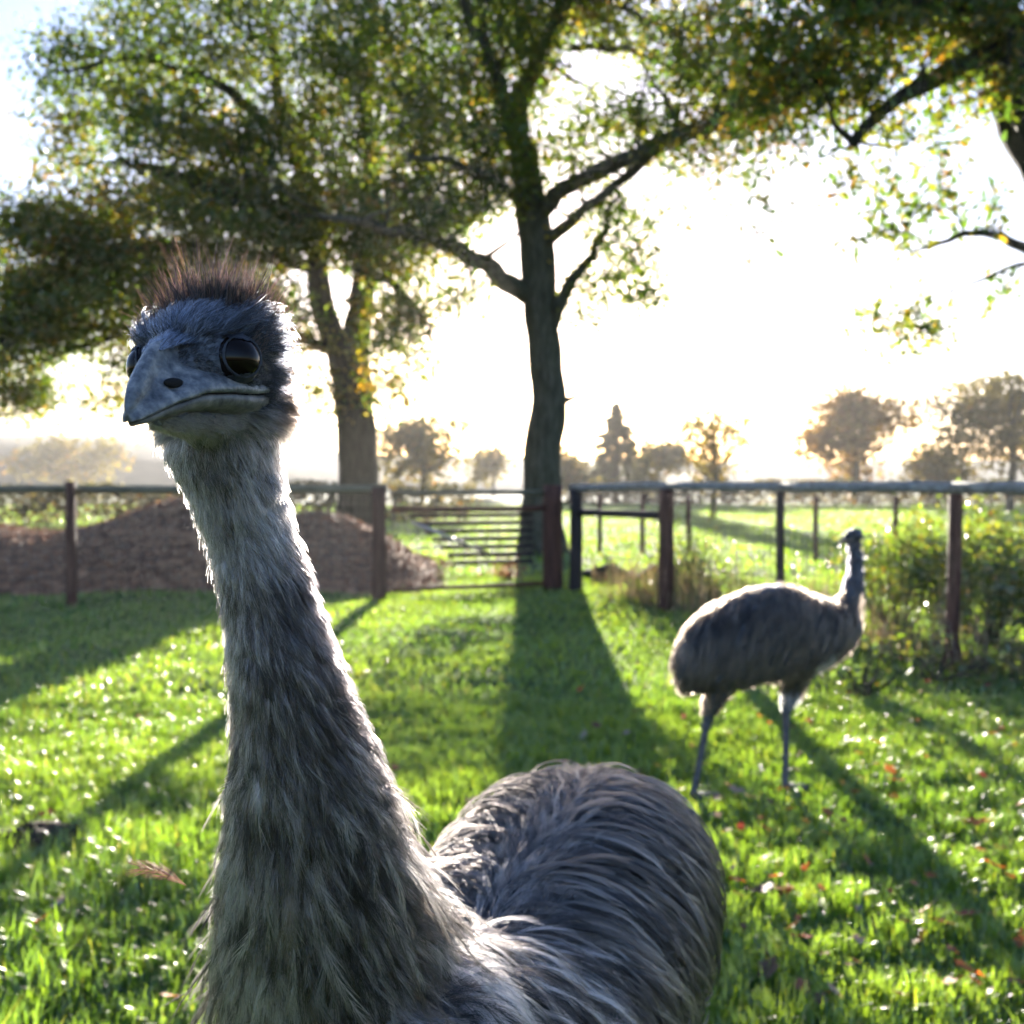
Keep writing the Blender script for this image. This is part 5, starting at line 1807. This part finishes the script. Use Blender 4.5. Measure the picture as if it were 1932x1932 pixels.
# ------------------------------------------------------------------ fallen leaves, dug earth
def build_litter():
    cols = {'orange': (0.34, 0.12, 0.03), 'red': (0.26, 0.06, 0.04), 'yellow': (0.5, 0.3, 0.05), 'brown': (0.16, 0.09, 0.06), 'pale': (0.36, 0.3, 0.25)}
    meshes = {}
    rnd = random.Random(4)
    for c, rgb in cols.items():
        mat = leaf_mat(c + '_fallen_leaf', 0.4, 0.03, 0.45, (1.5, 1.1, 0.7), fixed=rgb)
        for v in range(3):
            out = []
            lob = 5
            for k in range(22):
                a = 2 * math.pi * k / 22
                r = 0.5 * (0.62 + 0.38 * abs(math.cos(a * lob / 2 + 0.4 * v))) * (0.85 + 0.3 * rnd.random())
                x, y = r * math.cos(a), r * math.sin(a) * 0.8
                out.append((x, y, 0.22 * (x * x + 0.8 * y * y) * (1 + v * 0.5) + 0.05 * rnd.uniform(-1, 1)))
            V = [(0, 0, 0.0)] + out + [(-0.85, 0.02, 0.05)]
            F = [(0, 1 + k, 1 + (k + 1) % 22) for k in range(22)] + [(1 + 10, 1 + 12, 23)]
            me = np_mesh('leaf', V, F, mat)
            meshes[c, v] = me
    looks = {'orange': 'orange', 'red': 'dull red', 'yellow': 'yellow', 'brown': 'brown', 'pale': 'pale greyish'}

    def where(x, y):
        if x < 900:
            return 'in the grass left of the front emu' if y > 1450 else 'in the sunlit grass left of the gate'
        if x < 1290:
            return 'in the tree shadow between the two emus' if y < 1460 else 'close behind the front emu back'
        if y < 1420:
            return 'in the grass between the second emu and the right fence' if x > 1560 else 'in the grass under the second emu'
        if y < 1570:
            return 'near the feet of the second emu' if x < 1560 else 'in the grass right of the second emu feet'
        if y < 1740:
            return 'in the shade below the second emu' if x < 1600 else 'in the dappled grass at the right edge'
        return 'in the grass right beside the front emu back' if x < 1600 else 'in the bottom right corner of the grass'
    spots = [(1840, 1580, 'orange', .13), (1690, 1500, 'red', .12), (1680, 1480, 'orange', .1), (1820, 1745, 'red', .12), (1780, 1760, 'orange', .1), (1560, 1565, 'orange', .09), (1390, 1510, 'pale', .12),
             (1350, 1520, 'brown', .11), (1420, 1525, 'pale', .1), (1480, 1700, 'pale', .11), (1440, 1705, 'brown', .12), (1450, 1850, 'brown', .12), (1510, 1800, 'red', .1), (1820, 1850, 'orange', .1), (1800, 1880, 'orange', .1),
             (90, 1560, 'red', .1), (340, 1640, 'brown', .08), (1300, 1560, 'brown', .1), (1930, 1545, 'red', .1), (1880, 1665, 'orange', .1), (110, 1760, 'pale', .08), (320, 1925, 'orange', .07), (1275, 1540, 'brown', .1), (1100, 1410, 'pale', .1), (1125, 1400, 'brown', .1)]
    for k in range(165):
        x = rnd.uniform(1180, 1960)
        y = 1230 + 690 * rnd.random() ** 1.5
        if rnd.random() < 0.12:
            x = rnd.uniform(-20, 1100)
            y = rnd.uniform(1300, 1925)
        spots.append((x, y, rnd.choices(list(cols), (5, 3, 1.5, 4, 1.5))[0], rnd.uniform(0.035, 0.075)))
    for x, y, c, sz in spots:
        g = G(x, y)
        o = bpy.data.objects.new('fallen_leaf', meshes[c, rnd.randrange(3)])
        COL.objects.link(o)
        o.location = (g.x, g.y, gz(g.x, g.y) + rnd.uniform(0.045, 0.075))
        sz *= 0.8
        o.scale = (sz, sz, sz)
        o.rotation_euler = (rnd.gauss(0, 0.35), rnd.gauss(0, 0.35), rnd.uniform(0, 6.28))
        tag(o, ('small ' if sz < 0.042 else 'large ' if sz > 0.062 else '') + looks[c] + ' fallen leaf ' + where(x, y), 'leaf', 'fallen leaves on the grass')
build_litter()


def build_molehill():
    c = G(62, 1592)
    V, F = [], []
    n1, n2 = 24, 10
    for i in range(n2 + 1):
        for j in range(n1):
            th, ph = i / n2 * math.pi / 2, j / n1 * 2 * math.pi
            r = 0.17 * (1 + 0.3 * noise.noise(Vector((math.cos(ph) * 2.2, math.sin(ph) * 2.2, th * 3))) + 0.12 * noise.noise(Vector((math.cos(ph) * 8, math.sin(ph) * 8, th * 9))))
            V.append((c.x + 1.35 * r * math.cos(ph) * math.cos(th), c.y + r * math.sin(ph) * math.cos(th), r * 0.5 * math.sin(th) - 0.01))
    for i in range(n2):
        for j in range(n1):
            F.append((i * n1 + j, i * n1 + (j + 1) % n1, (i + 1) * n1 + (j + 1) % n1, (i + 1) * n1 + j))
    o = MB().add(V, F).build('molehill', M['soil'], None, True)
    tag(o, 'small dark molehill of loose earth in the shaded grass at left', 'molehill')
build_molehill()

# ------------------------------------------------------------------ bright autumn air
def build_haze():
    mb = MB()
    x0, x1, y0, y1, z0, z1 = -420, 420, -25, 330, -1.2, 15.5
    mb.box(((x0 + x1) / 2, (y0 + y1) / 2, (z0 + z1) / 2), (x1 - x0, y1 - y0, z1 - z0))
    m, n, l = new_mat('hazy_air')
    out = n.new('ShaderNodeOutputMaterial')
    v = n.new('ShaderNodeVolumePrincipled')
    v.inputs['Color'].default_value = (0.95, 0.93, 0.9, 1)
    v.inputs['Density'].default_value = 0.00045
    v.inputs['Anisotropy'].default_value = 0.4
    l.new(v.outputs[0], out.inputs['Volume'])
    o = mb.build('haze', m)
    tag(o, kind='stuff')
build_haze()
